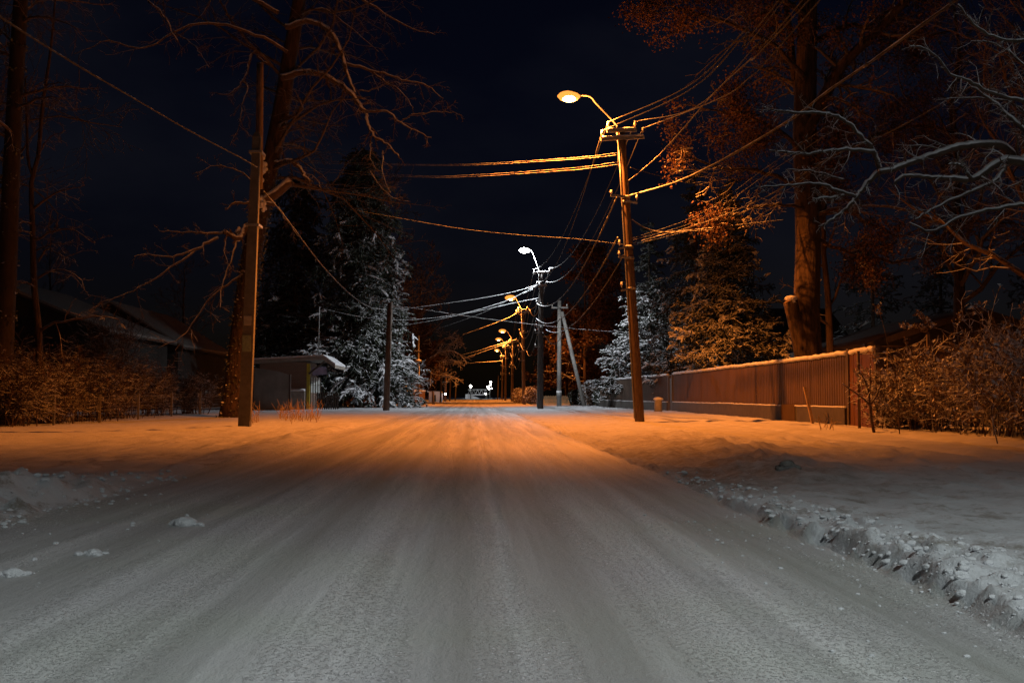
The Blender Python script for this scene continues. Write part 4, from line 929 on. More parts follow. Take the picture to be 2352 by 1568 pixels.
# ------------------------------------------------------------------ left tree, drawn limb by limb
def left_tree():
    rng = np.random.default_rng(21); Y = 45.0
    b = at(536, 945, Y); z0 = gz(b[0], Y)
    t = thing('bare_tree', (b[0], Y, z0), 'big bare tree with ivy and sawn off limb stubs behind the concrete pole', 'tree')
    tr = [(533, 948), (541, 880), (552, 780), (570, 640), (594, 500), (621, 380), (645, 260), (664, 140), (686, 10), (705, -120), (720, -260)]
    P = np.array([at(x, y, Y) for x, y in tr]); P[0][2] = z0 - .15
    Q = smoothline(P, 36); h = np.linspace(0, 1, 36)
    rr = np.interp(h, [0, .06, .3, .55, .8, 1], [.58, .46, .42, .37, .27, .18]); mb = MB(); mb.tube(Q, rr, 16); mb.build('trunk', 'bark', t)
    Ls = [
     ([(655, 62), (695, 51), (731, 55), (761, 77), (781, 112), (790, 145), (807, 194), (817, 221)], .15, .06, -1.0),
     ([(790, 145), (846, 161), (896, 171), (926, 185), (975, 194), (1018, 227)], .08, .015, -1.6),
     ([(846, 161), (890, 190), (926, 216), (950, 248)], .05, .012, -1.2),
     ([(646, 178), (668, 174), (701, 166), (734, 170), (774, 188), (807, 214), (827, 241), (840, 257)], .17, .09, -1.4),
     ([(840, 257), (889, 255), (912, 277), (942, 295), (991, 316)], .07, .02, -2.0),
     ([(922, 280), (945, 264), (1011, 257), (1061, 265)], .035, .01, -2.2),
     ([(840, 257), (846, 287), (863, 316), (889, 330), (917, 364)], .08, .03, -1.8),
     ([(879, 346), (881, 405), (899, 445)], .035, .012, -1.8),
     ([(853, 323), (851, 359), (863, 389)], .035, .012, -1.6),
     ([(850, 392), (876, 432), (909, 458), (942, 463)], .035, .012, -1.6),
     ([(820, 210), (860, 203), (900, 190), (960, 196)], .035, .01, -1.0),
     ([(632, 374), (645, 372), (668, 369), (692, 392), (711, 419)], .12, .06, -.8),
     ([(700, 400), (722, 405), (738, 436)], .03, .012, -.8),
     ([(632, 470), (600, 466), (573, 466), (537, 468), (517, 481)], .11, .03, -1.0),
     ([(640, 475), (665, 517), (700, 560)], .03, .012, -.6),
     ([(590, 515), (568, 518), (558, 535), (549, 547), (530, 540), (513, 533)], .15, .10, -1.0),
     ([(513, 533), (494, 536), (430, 533), (366, 531)], .07, .015, -1.5),
     ([(500, 545), (480, 555), (450, 573), (395, 588), (330, 584), (308, 589)], .08, .015, -2.0),
     ([(450, 573), (439, 584), (366, 631), (300, 670), (234, 694), (205, 712)], .055, .012, -2.4),
     ([(545, 545), (531, 598), (509, 661), (505, 712)], .05, .015, -1.4),
     ([(520, 545), (515, 580), (530, 615), (550, 625)], .03, .01, -1.2),
     ([(620, 150), (593, 132), (589, 117), (574, 129), (569, 162), (551, 195), (521, 218), (498, 215)], .06, .02, -.6),
     ([(557, 182), (570, 204), (557, 240), (548, 290), (528, 335)], .035, .012, -.8),
     ([(640, 30), (560, -10), (450, -30), (380, -20), (340, 0), (363, 20), (382, 46), (392, 69), (409, 96)], .10, .03, -2.5),
     ([(394, 72), (442, 102), (462, 127), (480, 155)], .035, .012, -2.8),
     ([(660, 120), (610, 90), (520, 60), (430, 60), (330, 110), (250, 95), (170, 125)], .08, .015, -2.8),
     ([(600, 440), (560, 400), (500, 380), (440, 400)], .04, .012, -1.0),
     ([(690, 0), (760, -30), (850, 10), (930, 60), (1000, 80)], .10, .015, -.6),
     ([(680, 40), (740, 20), (800, 60), (870, 120)], .06, .015, .8),
     ([(575, 620), (540, 640), (480, 690), (420, 770), (360, 800)], .05, .012, -.8)]
    mb = MB(); tips = MB()
    for pts, r0, r1, dy in Ls:
        n = 6 * len(pts) // 2 + 4; q, r = limb_px(pts, Y + dy * np.linspace(.3, 1, len(pts)), r0, r1, n, .025, rng)
        mb.tube(q, r, 7)
        p2, r2 = grow(q[None], r[None], 9, rng, .2, 1, (30, 80), .28, 5, .45, -.10, .25, .3); tips.tubes(p2, np.maximum(r2, .010), 4)
        p3, r3 = grow(p2, r2, 5, rng, .15, 1, (25, 70), .55, 4, .7, -.08, .22, .4); tips.tubes(p3, np.maximum(r3, .008), 3)
    mb.build('limbs', 'limb', t); tips.build('twigs', 'twig', t)
    # the fine crown above
    top = MB(); pp, rp = grow(Q[None], rr[None], 30, rng, .42, 1, (45, 85), .36, 7, .22, -.02, .2, .2)
    top.tubes(pp, np.maximum(rp, .012), 5)
    p2, r2 = grow(pp, rp, 9, rng, .15, 1, (30, 75), .42, 5, .5, -.10, .22, .3); top.tubes(p2, np.maximum(r2, .01), 3)
    p3, r3 = grow(p2, r2, 6, rng, .1, 1, (30, 75), .5, 4, .7, -.10, .22, .4); top.tubes(p3, np.maximum(r3, .008), 3)
    top.build('crown', 'twig_dark', t)
    for (pts, r0, r1) in (([(600, 466), (639, 440), (668, 414)], .24, .21), ):
        q, r = limb_px(pts, Y - .3, r0, r1, 8); mb = MB(); mb.tube(q, r, 12); s = mb.build('limb_stub', 'limb', t)
        d = q[-1] - q[-2]; d /= np.linalg.norm(d); mb = MB(); mb.tube([q[-1] + d * .005, q[-1] + d * .02], [.2, .19], 12); mb.build('cut_face', 'cut_wood', s)
    for px, py, n in ((603, 385, 30), (604, 470, 26), (549, 538, 14)):
        c0 = at(px, py, Y - .5); C = c0 + rng.normal(size=(n, 3)) * np.array([.06, .05, .17]); v, f = blobs(C, rng.uniform(.05, .10, n), rng, 1.3); mb = MB(); mb.add(v, f); mb.build('snow_clump', 'snow', t)
    # ivy on the lower trunk
    k = rng.integers(0, 16, 1500); a = rng.uniform(0, 6.28, 1500); c = Q[k] + (Q[k + 1] - Q[k]) * rng.random((1500, 1)) + np.stack([np.cos(a), np.sin(a), a * 0], 1) * (rr[k] + .04 + .1 * rng.random(1500))[:, None]
    keep = (np.sin(a * 1.0 + 2.4) > -.35) ; mb = MB(); mb.quads(leaf_cards(c[keep], .07, rng)); mb.build('ivy', 'ivy', t)
left_tree()

def sapling_left():
    rng = np.random.default_rng(31); Y = 38.0
    b = at(92, 880, Y); z0 = gz(b[0], Y)
    t = thing('young_tree', (b[0], Y, z0), 'slender forked young tree rising from the left hedge', 'tree')
    P = np.array([at(x, y, Y) for x, y in [(94, 900), (90, 782), (82, 697), (77, 624), (75, 514), (72, 459), (74, 400), (86, 373), (99, 237), (113, 142), (122, 60), (128, -20)]]); P[0][2] = z0 - .1
    Q = smoothline(P, 30); mb = MB(); r = np.linspace(.15, .03, 30); mb.tube(Q, r, 9)
    q, r2 = limb_px([(74, 400), (64, 363), (61, 264), (58, 180)], Y, .06, .03, 10); mb.tube(q, r2, 7); mb.build('trunk', 'bark', t)
    mb = MB()
    for pts, r0 in (([(79, 478), (132, 442), (195, 425)], .05), ([(84, 551), (121, 531), (168, 529), (216, 558)], .045), ([(84, 575), (120, 560), (150, 558)], .03), ([(88, 600), (110, 570), (150, 590), (190, 575)], .035), ([(88, 639), (121, 620), (160, 625), (190, 646)], .04), ([(92, 760), (121, 743), (190, 732), (227, 727), (272, 733)], .05), ([(75, 514), (50, 510), (32, 520)], .03), ([(82, 660), (60, 650), (20, 645)], .03), ([(78, 535), (50, 530), (30, 535)], .03), ([(86, 360), (110, 320), (150, 300)], .03), ([(105, 200), (140, 190), (180, 205)], .025)):
        q, r = limb_px(pts, np.full(len(pts), Y) + np.linspace(0, -1, len(pts)), r0, .012, 10, .02, rng); mb.tube(q, r, 6)
        p2, r2 = grow(q[None], r[None], 8, rng, .2, 1, (30, 70), .4, 4, .5, -.05, .2, .4); mb.tubes(p2, np.maximum(r2, .008), 3)
        p3, r3 = grow(p2, r2, 4, rng, .2, 1, (30, 70), .5, 3, .7, -.05, .2, .4); mb.tubes(p3, np.maximum(r3, .006), 3)
    mb.build('branches', 'twig', t)
sapling_left()
def edge_tree():
    rng = np.random.default_rng(33); Y = 37.0; b = at(12, 945, Y); z0 = gz(b[0], Y)
    t = thing('large_tree', (b[0], Y, z0), 'thick dark trunk with snow specks at the left edge of the frame', 'tree')
    P = np.array([at(x, y, Y) for x, y in [(4, 960), (8, 800), (18, 600), (26, 400), (36, 200), (48, 0), (60, -200)]]); P[0][2] = z0 - .1
    Q = smoothline(P, 20); r = np.linspace(.36, .22, 20); mb = MB(); mb.tube(Q, r, 12); mb.build('trunk', 'bark_dark', t)
    mb = MB(); p1, r1 = grow(Q[None], r[None], 16, rng, .45, 1, (50, 85), .28, 7, .25, -.05, .2, .2); mb.tubes(p1, np.maximum(r1, .012), 5)
    p2, r2 = grow(p1, r1, 9, rng, .1, 1, (30, 75), .4, 5, .5, -.12, .22, .3); mb.tubes(p2, np.maximum(r2, .01), 3)
    p3, r3 = grow(p2, r2, 7, rng, .1, 1, (30, 75), .5, 4, .7, -.12, .22, .4); mb.tubes(p3, np.maximum(r3, .007), 3)
    mb.build('branches', 'twig', t)
    k = rng.integers(0, 18, 500); a = rng.uniform(0, 6.28, 500); c = Q[k] + np.stack([np.cos(a), np.sin(a), rng.normal(size=500) * .4], 1) * (r[k] + .05)[:, None]
    mb = MB(); mb.quads(leaf_cards(c, .06, rng)); mb.build('ivy', 'ivy', t)
edge_tree()

# ------------------------------------------------------------------ right oak and the near snowy tree
def oak():
    rng = np.random.default_rng(41); Y = 35.5; b = at(1856, 850, Y); z0 = gz(b[0], Y)
    t = thing('oak_tree', (b[0], Y, z0), 'large oak with withered orange leaves and a sawn stub rising behind the metal fence', 'tree')
    P = np.array([at(x, y, Y) for x, y in [(1857, 960), (1857, 840), (1853, 700), (1856, 560), (1852, 420), (1848, 300), (1852, 150), (1856, 0), (1860, -180), (1862, -350)]]); P[0][2] = z0 - .1
    Q = smoothline(P, 30); r = np.interp(np.linspace(0, 1, 30), [0, .15, .5, 1], [.56, .45, .40, .2]); mb = MB(); mb.tube(Q, r, 18); mb.build('trunk', 'bark', t)
    q, rs = limb_px([(1856, 850), (1846, 800), (1830, 745), (1813, 692)], Y - .12, .42, .215, 10); mb = MB(); mb.tube(q, rs, 12); s = mb.build('limb_stub', 'bark', t)
    d = q[-1] - q[-2]; d /= np.linalg.norm(d); mb = MB(); mb.tube([q[-1] + d * .004, q[-1] + d * .02], [.19, .18], 12); mb.build('cut_face', 'cut_wood', s)
    v, f = blobs(np.array([q[-1] + (.05, 0, .1)]), np.array([.19]), rng, .55); mb = MB(); mb.add(v, f); mb.build('snow_cap', 'snow', s)
    Ls = [([(1855, 560), (1890, 480), (1905, 400), (1922, 330), (1940, 250)], .17, .08, -.4), ([(1850, 330), (1880, 250), (1934, 156), (2059, 23), (2150, -90)], .22, .12, -1),
          ([(1880, 420), (1981, 331), (2020, 304), (2120, 290), (2200, 300)], .12, .03, .6), ([(1850, 300), (1830, 200), (1815, 100), (1800, -60)], .18, .08, .6),
          ([(1846, 360), (1790, 300), (1700, 260), (1610, 250)], .09, .02, -1.5), ([(1848, 180), (1780, 110), (1680, 60), (1560, 20), (1480, 10)], .10, .02, -2.0),
          ([(1846, 440), (1780, 400), (1690, 390), (1600, 370), (1540, 330)], .08, .02, -2.0), ([(1846, 480), (1790, 470), (1720, 480), (1640, 520)], .06, .02, -1.6),
          ([(1862, 500), (1930, 480), (2010, 520), (2080, 540), (2140, 510)], .08, .02, -1.0), ([(1858, 100), (1960, 60), (2080, 90), (2200, 70)], .12, .03, 1.0),
          ([(1855, 40), (1760, -20), (1650, -60), (1560, -40)], .12, .03, -1.0), ([(2150, 560), (2200, 520), (2280, 510), (2352, 520)], .07, .03, .5), ([(1866, 540), (1980, 590), (2090, 600), (2150, 560)], .07, .05, .2)]
    mb = MB(); tw = MB(); cl = []
    for pts, r0, r1, dy in Ls:
        q, rr = limb_px(pts, Y + dy * np.linspace(.2, 1.2, len(pts)), r0, r1, 14, .04, rng); mb.tube(q, rr, 7)
        p2, r2 = grow(q[None], rr[None], 20, rng, .2, 1, (35, 80), .34, 5, .4, -.06, .22, .3); tw.tubes(p2, np.maximum(r2, .012), 4)
        p3, r3 = grow(p2, r2, 9, rng, .2, 1, (30, 75), .5, 4, .7, -.03, .2, .4); tw.tubes(p3, np.maximum(r3, .009), 3); cl.append(p3[:, 1:].reshape(-1, 3))
    mb.build('limbs', 'bark', t); tw.build('twigs', 'twig_dark', t)
    c = np.concatenate(cl); dens = fbm(c[:, 0] * .8, c[:, 2] * .8 + c[:, 1] * .3, 5, 3); px = c[:, 0] / c[:, 1]
    keep = (dens > .50); c = c[keep]; c = np.repeat(c, 15, 0) + rng.normal(size=(len(c) * 15, 3)) * .20
    mb = MB(); mb.quads(leaf_cards(c, .048, rng)); mb.build('withered_leaves', 'oak_leaf', t)
oak()
def snowy_tree():
    rng = np.random.default_rng(43); Y = 12.0; x = 7.2; z0 = gz(x, Y)
    t = thing('snowy_tree', (x, Y, z0), 'near tree reaching in from the right edge with thick white snow along its limbs', 'tree')
    P = smoothline([(x, Y, z0 - .1), (x + .05, Y, 1.2), (x - .1, Y, 2.6), (x, Y + .1, 4.5), (x + .2, Y, 7.5)], 16); r = np.linspace(.2, .08, 16); mb = MB(); mb.tube(P, r, 12); mb.build('trunk', 'bark', t)
    Ls = [([(2500, 400), (2420, 385), (2352, 374), (2312, 366), (2273, 386), (2230, 411), (2176, 409), (2117, 405), (2074, 403), (2055, 425)], .07, .016, 0),
          ([(2500, 370), (2420, 340), (2343, 368), (2320, 350), (2293, 333), (2254, 331), (2207, 335), (2156, 351), (2098, 370), (2055, 386), (2020, 394)], .055, .032, .3),
          ([(2020, 394), (1981, 432), (1954, 468), (1934, 487), (1900, 512), (1880, 520)], .032, .012, .3),
          ([(2022, 392), (2008, 347), (1981, 320), (1954, 288), (1923, 269), (1884, 259), (1825, 259), (1786, 255), (1751, 245)], .03, .010, .2),
          ([(2008, 347), (1970, 345), (1923, 343), (1864, 353), (1825, 351), (1767, 345)], .024, .010, 0),
          ([(1965, 452), (1911, 432), (1876, 421), (1806, 425), (1747, 431)], .020, .008, .1), ([(1938, 413), (1884, 397), (1809, 388)], .016, .007, .5), ([(1954, 446), (1911, 453), (1868, 456)], .02, .014, .3),
          ([(2230, 411), (2205, 380), (2180, 378)], .02, .012, -.2), ([(2500, 250), (2400, 330), (2352, 296), (2312, 261), (2269, 224), (2230, 200)], .04, .015, -.4),
          ([(2500, 220), (2352, 230), (2270, 210), (2215, 179), (2187, 175), (2160, 140), (2125, 113), (2090, 107)], .03, .010, -.3),
          ([(2500, 470), (2420, 480), (2352, 470), (2280, 480), (2200, 500), (2140, 530), (2090, 512)], .035, .010, .2), ([(2500, 120), (2400, 100), (2300, 90), (2240, 60), (2200, 10)], .03, .010, -.5),
          ([(2310, 368), (2290, 410), (2230, 440), (2160, 470), (2100, 505)], .03, .010, .2), ([(2500, 300), (2420, 280), (2352, 150), (2280, 100), (2230, 95)], .03, .010, .4), ([(2420, 330), (2330, 240), (2240, 225), (2150, 230)], .022, .008, .5)]
    mb = MB(); tw = MB()
    for pts, r0, r1, dy in Ls:
        q, rr = limb_px(pts, Y + dy + .5 * np.linspace(0, 1, len(pts)) * rng.uniform(-1, 1), r0, r1, 5 * len(pts), .006, rng)
        mb.tube(q, rr * 1.05 * (1 + .22 * rng.random(len(rr))), 8)
        p2, r2 = grow(q[None], rr[None], 16, rng, .15, 1, (30, 80), .24, 5, .4, .0, .2, .35); tw.tubes(p2, np.maximum(r2, .0045), 4)
        p3, r3 = grow(p2, r2, 5, rng, .15, 1, (30, 75), .5, 4, .7, .0, .2, .4); tw.tubes(p3, np.maximum(r3, .0032), 3)
    mb.build('limbs', 'limb_snow', t); tw.build('twigs', 'twig_snow', t)
snowy_tree()

# ------------------------------------------------------------------ conifers and other trees
spruce(12.0, 71.0, 13.0, 3.4, 'tall spruce lit white by the cold lamp, behind the grey end of the fence', 101, 'needles', 150, thick=.034)
spruce(10.2, 66.5, 6.6, 3.3, 'bright snow dusted young spruce leaning over the fence by the strut pole', 107, 'needles_heavy', 80, thick=.042, start=.2, m2=9, m3=6, pads=.3)
spruce(11.3, 46.0, 10.2, 3.5, 'orange lit spruce whose lowest branches droop over the metal fence', 102, 'needles_heavy', 140, thick=.034, start=.27)
spruce(11.7, 54.5, 13.0, 3.2, 'dim spruce just right of the near lamp pole', 103, 'needles', 140, thick=.034)
spruce(15.0, 60.0, 14.0, 3.6, 'dark spruce standing back between the orange spruce and the oak', 104, 'needles_dark', 130, thick=.028, pads=.05)
spruce(-8.3, 76.5, 19.5, 4.3, 'huge drooping conifer with white snow on its road side at the left', 105, 'needles', 330, droop=.95, thick=.05, m2=12, m3=6, start=.10, pexp=.36, pads=.2)
spruce(-13.5, 79.0, 18.0, 4.3, 'dark drooping conifer directly behind the hut', 106, 'needles_dark', 230, droop=.9, thick=.045, m2=11, m3=5, pexp=.36, pads=.03)
bare_tree(-9.8, 108, 21, 6.5, 'tall dim orange lit tree beyond the big conifer', 111, .32, (.5, 0), 'twig_dark', 3, (22, 11, 8), minr=.022)
bare_tree(-6.6, 122, 16, 6, 'bare tree farther left of the road with tangled lower branches', 112, .26, (.5, 0), 'twig', 3, (20, 10, 7), minr=.025)
bare_tree(-9.0, 140, 17, 6, 'bare tree behind the far shed', 113, .28, (0, 0), 'twig_dark', 3, (12, 8, 6), minr=.03)
def road_branch():
    rng = np.random.default_rng(51); Y = 118; x = at(968, 900, Y)[0]; z0 = gz(x, Y)
    t = thing('leaning_tree', (x, Y, z0), 'tree with a glowing orange limb reaching out over the far road', 'tree')
    q, r = limb_px([(966, 925), (968, 880), (975, 845), (990, 818), (1005, 800)], Y, .25, .16, 12); q[0][2] = z0 - .1; mb = MB(); mb.tube(q, r, 10); mb.build('trunk', 'bark', t)
    mb = MB()
    for pts, r0 in (([(985, 826), (1005, 812), (1030, 806), (1045, 808), (1062, 820), (1072, 832)], .15), ([(1005, 812), (1030, 796), (1050, 785), (1066, 790)], .10), ([(990, 818), (1010, 790), (1030, 775), (1058, 782)], .08), ([(1000, 830), (1030, 826), (1055, 830)], .06), ([(980, 850), (1000, 860), (1030, 862), (1050, 870)], .06)):
        q, r = limb_px(pts, Y + np.linspace(0, -3, len(pts)), r0, .04, 14, .05, rng); mb.tube(q, r, 7)
        p2, r2 = grow(q[None], r[None], 14, rng, .1, 1, (30, 75), .35, 5, .5, .0, .22, .4); mb.tubes(p2, np.maximum(r2, .03), 3)
        p3, r3 = grow(p2, r2, 6, rng, .1, 1, (30, 75), .5, 4, .7, .0, .2, .4); mb.tubes(p3, np.maximum(r3, .022), 3)
    mb.build('branches', 'twig_snow', t)
road_branch()
def low_branches():
    rng = np.random.default_rng(53); Y = 84; x = at(870, 900, Y)[0]; z0 = gz(x, Y)
    t = thing('weeping_tree', (x, Y, z0), 'small bare tree with pale drooping branches behind the leaning wooden pole', 'tree')
    q, r = limb_px([(868, 930), (870, 890), (876, 850), (880, 820)], Y, .14, .08, 10); q[0][2] = z0 - .1; mb = MB(); mb.tube(q, r, 8); mb.build('trunk', 'bark', t)
    mb = MB()
    for pts in ([(876, 850), (905, 852), (940, 868), (968, 885), (985, 880)], [(878, 845), (910, 845), (950, 866), (975, 870)], [(878, 840), (915, 850), (945, 845), (970, 836)], [(874, 858), (905, 868), (935, 880), (965, 894), (975, 892)], [(880, 830), (900, 822), (930, 830), (955, 845)], [(878, 835), (910, 838), (935, 852), (960, 860)], [(874, 860), (850, 862), (830, 880)], [(876, 840), (850, 845), (825, 860)]):
        q, r = limb_px(pts, Y + np.linspace(0, -1.5, len(pts)), .05, .016, 10, .04, rng); mb.tube(q, r, 5)
        p2, r2 = grow(q[None], r[None], 12, rng, .1, 1, (25, 65), .35, 4, .6, -.06, .18, .5); mb.tubes(p2, np.maximum(r2, .015), 3)
        p3, r3 = grow(p2, r2, 5, rng, .1, 1, (25, 65), .5, 3, .8, -.06, .18, .5); mb.tubes(p3, np.maximum(r3, .011), 3)
    mb.build('branches', 'twig_snow', t)
low_branches()

def leafy_tree(x, y, H, W, label, seed, n=9000, leaf=.16, mat='oak_leaf', r0=.2, lo=.12):
    rng = np.random.default_rng(seed); z0 = gz(x, y); t = thing('leafy_tree', (x, y, z0), label, 'tree')
    K = 8; u = np.linspace(0, 1, K); P = np.stack([x + rng.normal(size=K) * .1 * u, y + rng.normal(size=K) * .1 * u, z0 - .1 + H * u], 1)[None]; Rr = (r0 * (1 - .85 * u))[None]
    mb = MB(); mb.tubes(P, Rr, 8); mb.build('trunk', 'bark', t)
    mb = MB(); p1, r1 = grow(P, Rr, 20, rng, lo, .98, (50, 85), W / H, 6, .4, .04, .15, .2, .45); mb.tubes(p1, np.maximum(r1, .02), 4)
    p2, r2 = grow(p1, r1, 9, rng, .2, 1, (30, 75), .45, 4, .5, .0, .2, .3); mb.tubes(p2, np.maximum(r2, .018), 3); mb.build('branches', 'twig_dark', t)
    c = p2[:, 1:].reshape(-1, 3); dens = fbm(c[:, 0] * .7 + seed, c[:, 2] * .7 + c[:, 1] * .4, 7, 3); c = c[dens > .4]
    k = max(1, n // len(c)); c = np.repeat(c, k, 0) + rng.normal(size=(len(c) * k, 3)) * .35
    mb = MB(); mb.quads(leaf_cards(c, leaf, rng)); mb.build('leaves', mat, t)
leafy_tree(11.5, 108, 15, 4.8, 'broad dark tree with rusty lower leaves behind the concrete strut pole', 121)
leafy_tree(16.0, 120, 17, 5.5, 'tall dark tree behind the white lit spruce', 122)
leafy_tree(12.5, 140, 12, 4.2, 'dim leafy tree right of the second orange lamp', 123, leaf=.2)
leafy_tree(15.5, 175, 13, 5, 'dim leafy tree right of the third orange lamp', 124, leaf=.24)
leafy_tree(18.0, 215, 14, 6, 'dark tree mass right of the far lamp row', 125, leaf=.3, n=6000)
leafy_tree(-10.0, 185, 13, 5.5, 'dark tree left of the far end of the street', 126, leaf=.28, n=6000)
leafy_tree(-14.0, 240, 15, 7, 'far dark tree behind the left poles', 127, leaf=.34, n=6000)
# darker trees standing back in the gardens, silhouettes against the sky
for i, (x, y, H, W, lab) in enumerate(((-38, 95, 15, 5, 'dim bare tree behind the left roofs at the far left'), (-27, 98, 13, 4.5, 'dim bare tree rising behind the second left roof'), (-21, 104, 14, 5, 'dim bare tree between the left roofs and the big tree'), (-17, 92, 15, 5, 'dim bare tree close behind the big ivy tree'),
        (-24, 52, 10, 4, 'thin garden tree in front of the left houses'))):
    bare_tree(x, y, H, W, lab, 200 + i, .2, (0, 0), 'twig_dark', 3, (11, 7, 5), minr=.015)
for i, (x, y, H, W, lab) in enumerate(((24, 62, 12, 4, 'dark conifer right of the oak trunk'), (30, 66, 13, 4, 'dark conifer behind the low right house'), (36, 64, 15, 4.5, 'dark conifer at the far right'), (19, 84, 12, 4, 'dark conifer behind the oak trunk in the back garden'))):
    spruce(x, y, H, W, lab, 220 + i, 'needles_dark', 90, thick=.035, m2=9, m3=4, pads=.03)
bare_tree(-20.0, 41.0, 17, 7.5, 'tall bare tree whose drooping twigs fill the top left of the sky', 234, .26, (.8, 0), 'twig_dark', 3, (18, 10, 7), up=-.06, minr=.009)
bare_tree(17.0, 30.0, 14, 5.5, 'dark leaning tree at the right edge behind the shrubs', 231, .30, (-.6, 0), 'twig', 3, (20, 10, 6), minr=.010)
bare_tree(18.5, 39, 16, 6, 'bare tree whose twigs mesh with the right side of the oak', 232, .28, (0, 0), 'twig_dark', 3, (24, 11, 7), minr=.010)
bare_tree(14.2, 41, 13, 3.5, 'slim dark double of the oak standing just left behind it', 233, .18, (-.5, 0), 'twig_dark', 3, (9, 7, 5), minr=.010)

# ------------------------------------------------------------------ hedges, shrubs, small plants
hg = [(-16.6, 34.5, 2.6, 1.4, 'bushy shrub at the left edge of the hedge, seed heads dusted with snow', 500), (-15.2, 35.2, 2.4, 1.3, 'tangled shrub under the slender young tree', 300), (-15.0, 38.0, 2.5, 1.4, 'dense twiggy shrub second along the left hedge', 300), (-14.9, 41.0, 2.6, 1.4, 'tall bare shrub in the middle of the left hedge', 250),
      (-14.6, 44.0, 2.4, 1.3, 'arching shrub right of the middle of the left hedge', 250), (-14.2, 47.0, 2.2, 1.3, 'lower tangled shrub near the right end of the left hedge', 200), (-13.4, 50.0, 2.0, 1.1, 'pale forked shrub at the right end of the left hedge', 200), (-17.5, 40.0, 3.4, 1.5, 'tall shoots rising behind the left hedge', 100), (-16.0, 46.0, 4.6, 1.2, 'very tall thin shoots behind the left hedge before the roofs', 60)]
for i, (x, y, H, W, lab, sd) in enumerate(hg):
    shrub(x, y, H, W, lab, 300 + i, 46, 'twig_hedge', (9, 6), 'shrubs of the left hedge', sd, minr=.009, seedmat='oak_leaf', seedsize=.04)
def mesh_fence():
    t = thing('wire_fence', (-13.6, 42, gz(-13.6, 42)), 'low wire mesh fence at the foot of the left hedge', 'fence')
    A0, A1 = np.array((-14.2, 36.0)), np.array((-12.2, 52.0)); n = 6
    for i in range(n):
        p = A0 + (A1 - A0) * i / (n - 1); z = gz(*p); mb = MB(); mb.box((p[0] - .035, p[1] - .035, z - .1), (p[0] + .035, p[1] + .035, z + 1.05)); mb.build('post', 'pole_concrete', t)
    mb = MB(); m = 130
    for i in range(m):
        p = A0 + (A1 - A0) * i / (m - 1); z = gz(*p); mb.tube([(p[0], p[1], z), (p[0], p[1], z + .95)], .003, 3)
    for h in np.linspace(.05, .95, 8):
        q = [A0 + (A1 - A0) * k / 12 for k in range(13)]; mb.tube([(p[0], p[1], gz(*p) + h) for p in q], .003, 3)
    mb.build('mesh', 'twig_hedge', t)
mesh_fence()
rs = [(9.9, 22.6, 1.9, .9, 'snowy shrub in front of the red brown board panel', 700), (10.3, 21.2, 2.1, 1.0, 'shrub with level snowy twigs right of the forked sapling', 600), (10.0, 19.8, 1.9, 1.0, 'shrub of stacked white twigs in the middle of the right hedge', 600), (9.7, 18.4, 2.0, 1.0, 'shrub with hanging leaves right of the middle of the right hedge', 600),
      (9.6, 17.2, 2.3, 1.0, 'tall brown shrub near the right edge of the frame', 600), (10.6, 18.0, 2.6, 1.2, 'dark thicket behind the tall brown shrub', 500), (9.3, 16.0, 1.9, .9, 'shrub cut by the right edge of the frame', 500), (11.3, 21.0, 2.5, 1.1, 'high shrub with fluffy seed heads above the right hedge', 400), (9.6, 24.0, 1.5, .7, 'low shrub growing against the end of the metal fence', 500)]
for i, (x, y, H, W, lab, sd) in enumerate(rs):
    shrub(x, y, H, W, lab, 340 + i, 24, 'twig_snow', (8, 4), 'shrubs of the right hedge', sd, minr=.0065, up=-.03, seedsize=.045)
def seedling():
    rng = np.random.default_rng(61); Y = 22.0; b = at(2010, 1004, Y); b[2] = gz(b[0], Y)
    t = thing('sapling', b, 'forked pale sapling standing in the snow before the right hedge', 'sapling')
    mb = MB()
    for pts, r0, r1 in (([(2010, 1004), (2003, 970), (1998, 930)], .035, .028), ([(1998, 930), (1980, 912), (1950, 892), (1935, 880)], .026, .012), ([(1998, 930), (1995, 900), (1985, 870), (1972, 850)], .024, .010), ([(1998, 930), (2012, 910), (2025, 880), (2030, 860)], .022, .010), ([(1998, 900), (1999, 860), (2000, 835)], .012, .008)):
        q, r = limb_px(pts, Y, r0, r1, 8); mb.tube(q, r, 7)
    mb.build('trunk', 'twig', t)
    q, r = limb_px([(1998, 930), (1980, 900), (1960, 880)], Y, .02, .01, 6); mb = MB(); p2, r2 = grow(q[None], r[None], 14, rng, .1, 1, (30, 80), .7, 5, .5, -.05, .2, .4); mb.tubes(p2, np.maximum(r2, .006), 3); mb.build('twigs', 'twig_snow', t)
    Y = 20.5
    t = thing('tall_stem', (at(2060, 980, Y)[0], Y, gz(8, Y)), 'tall dry stem with fluffy snow tufts curving above the right hedge', 'plant')
    for pts, tuft in (([(2066, 985), (2060, 880), (2042, 800), (2030, 750), (2018, 712)], [(2016, 705), (2020, 716)]), ([(2230, 985), (2225, 800), (2180, 765), (2130, 748), (2085, 746)], [(2075, 747), (2090, 750), (2105, 748), (2120, 752)]), ([(2240, 985), (2220, 790), (2200, 740), (2204, 725)], [(2204, 722), (2208, 732)]), ([(2150, 985), (2140, 800), (2120, 735), (2112, 722)], [(2110, 720), (2120, 728), (2130, 738), (2140, 744)])):
        q, r = limb_px(pts, Y, .012, .006, 14); q[0][2] = gz(q[0][0], Y) - .05; mb = MB(); mb.tube(q, r, 5); s = mb.build('stem', 'twig', t)
        c = np.array([at(x, y, Y) for x, y in tuft]); c = np.repeat(c, 40, 0) + rng.normal(size=(len(c) * 40, 3)) * .035; mb = MB(); mb.quads(leaf_cards(c, .028, rng)); mb.build('seed_tuft', 'seed', s)
seedling()
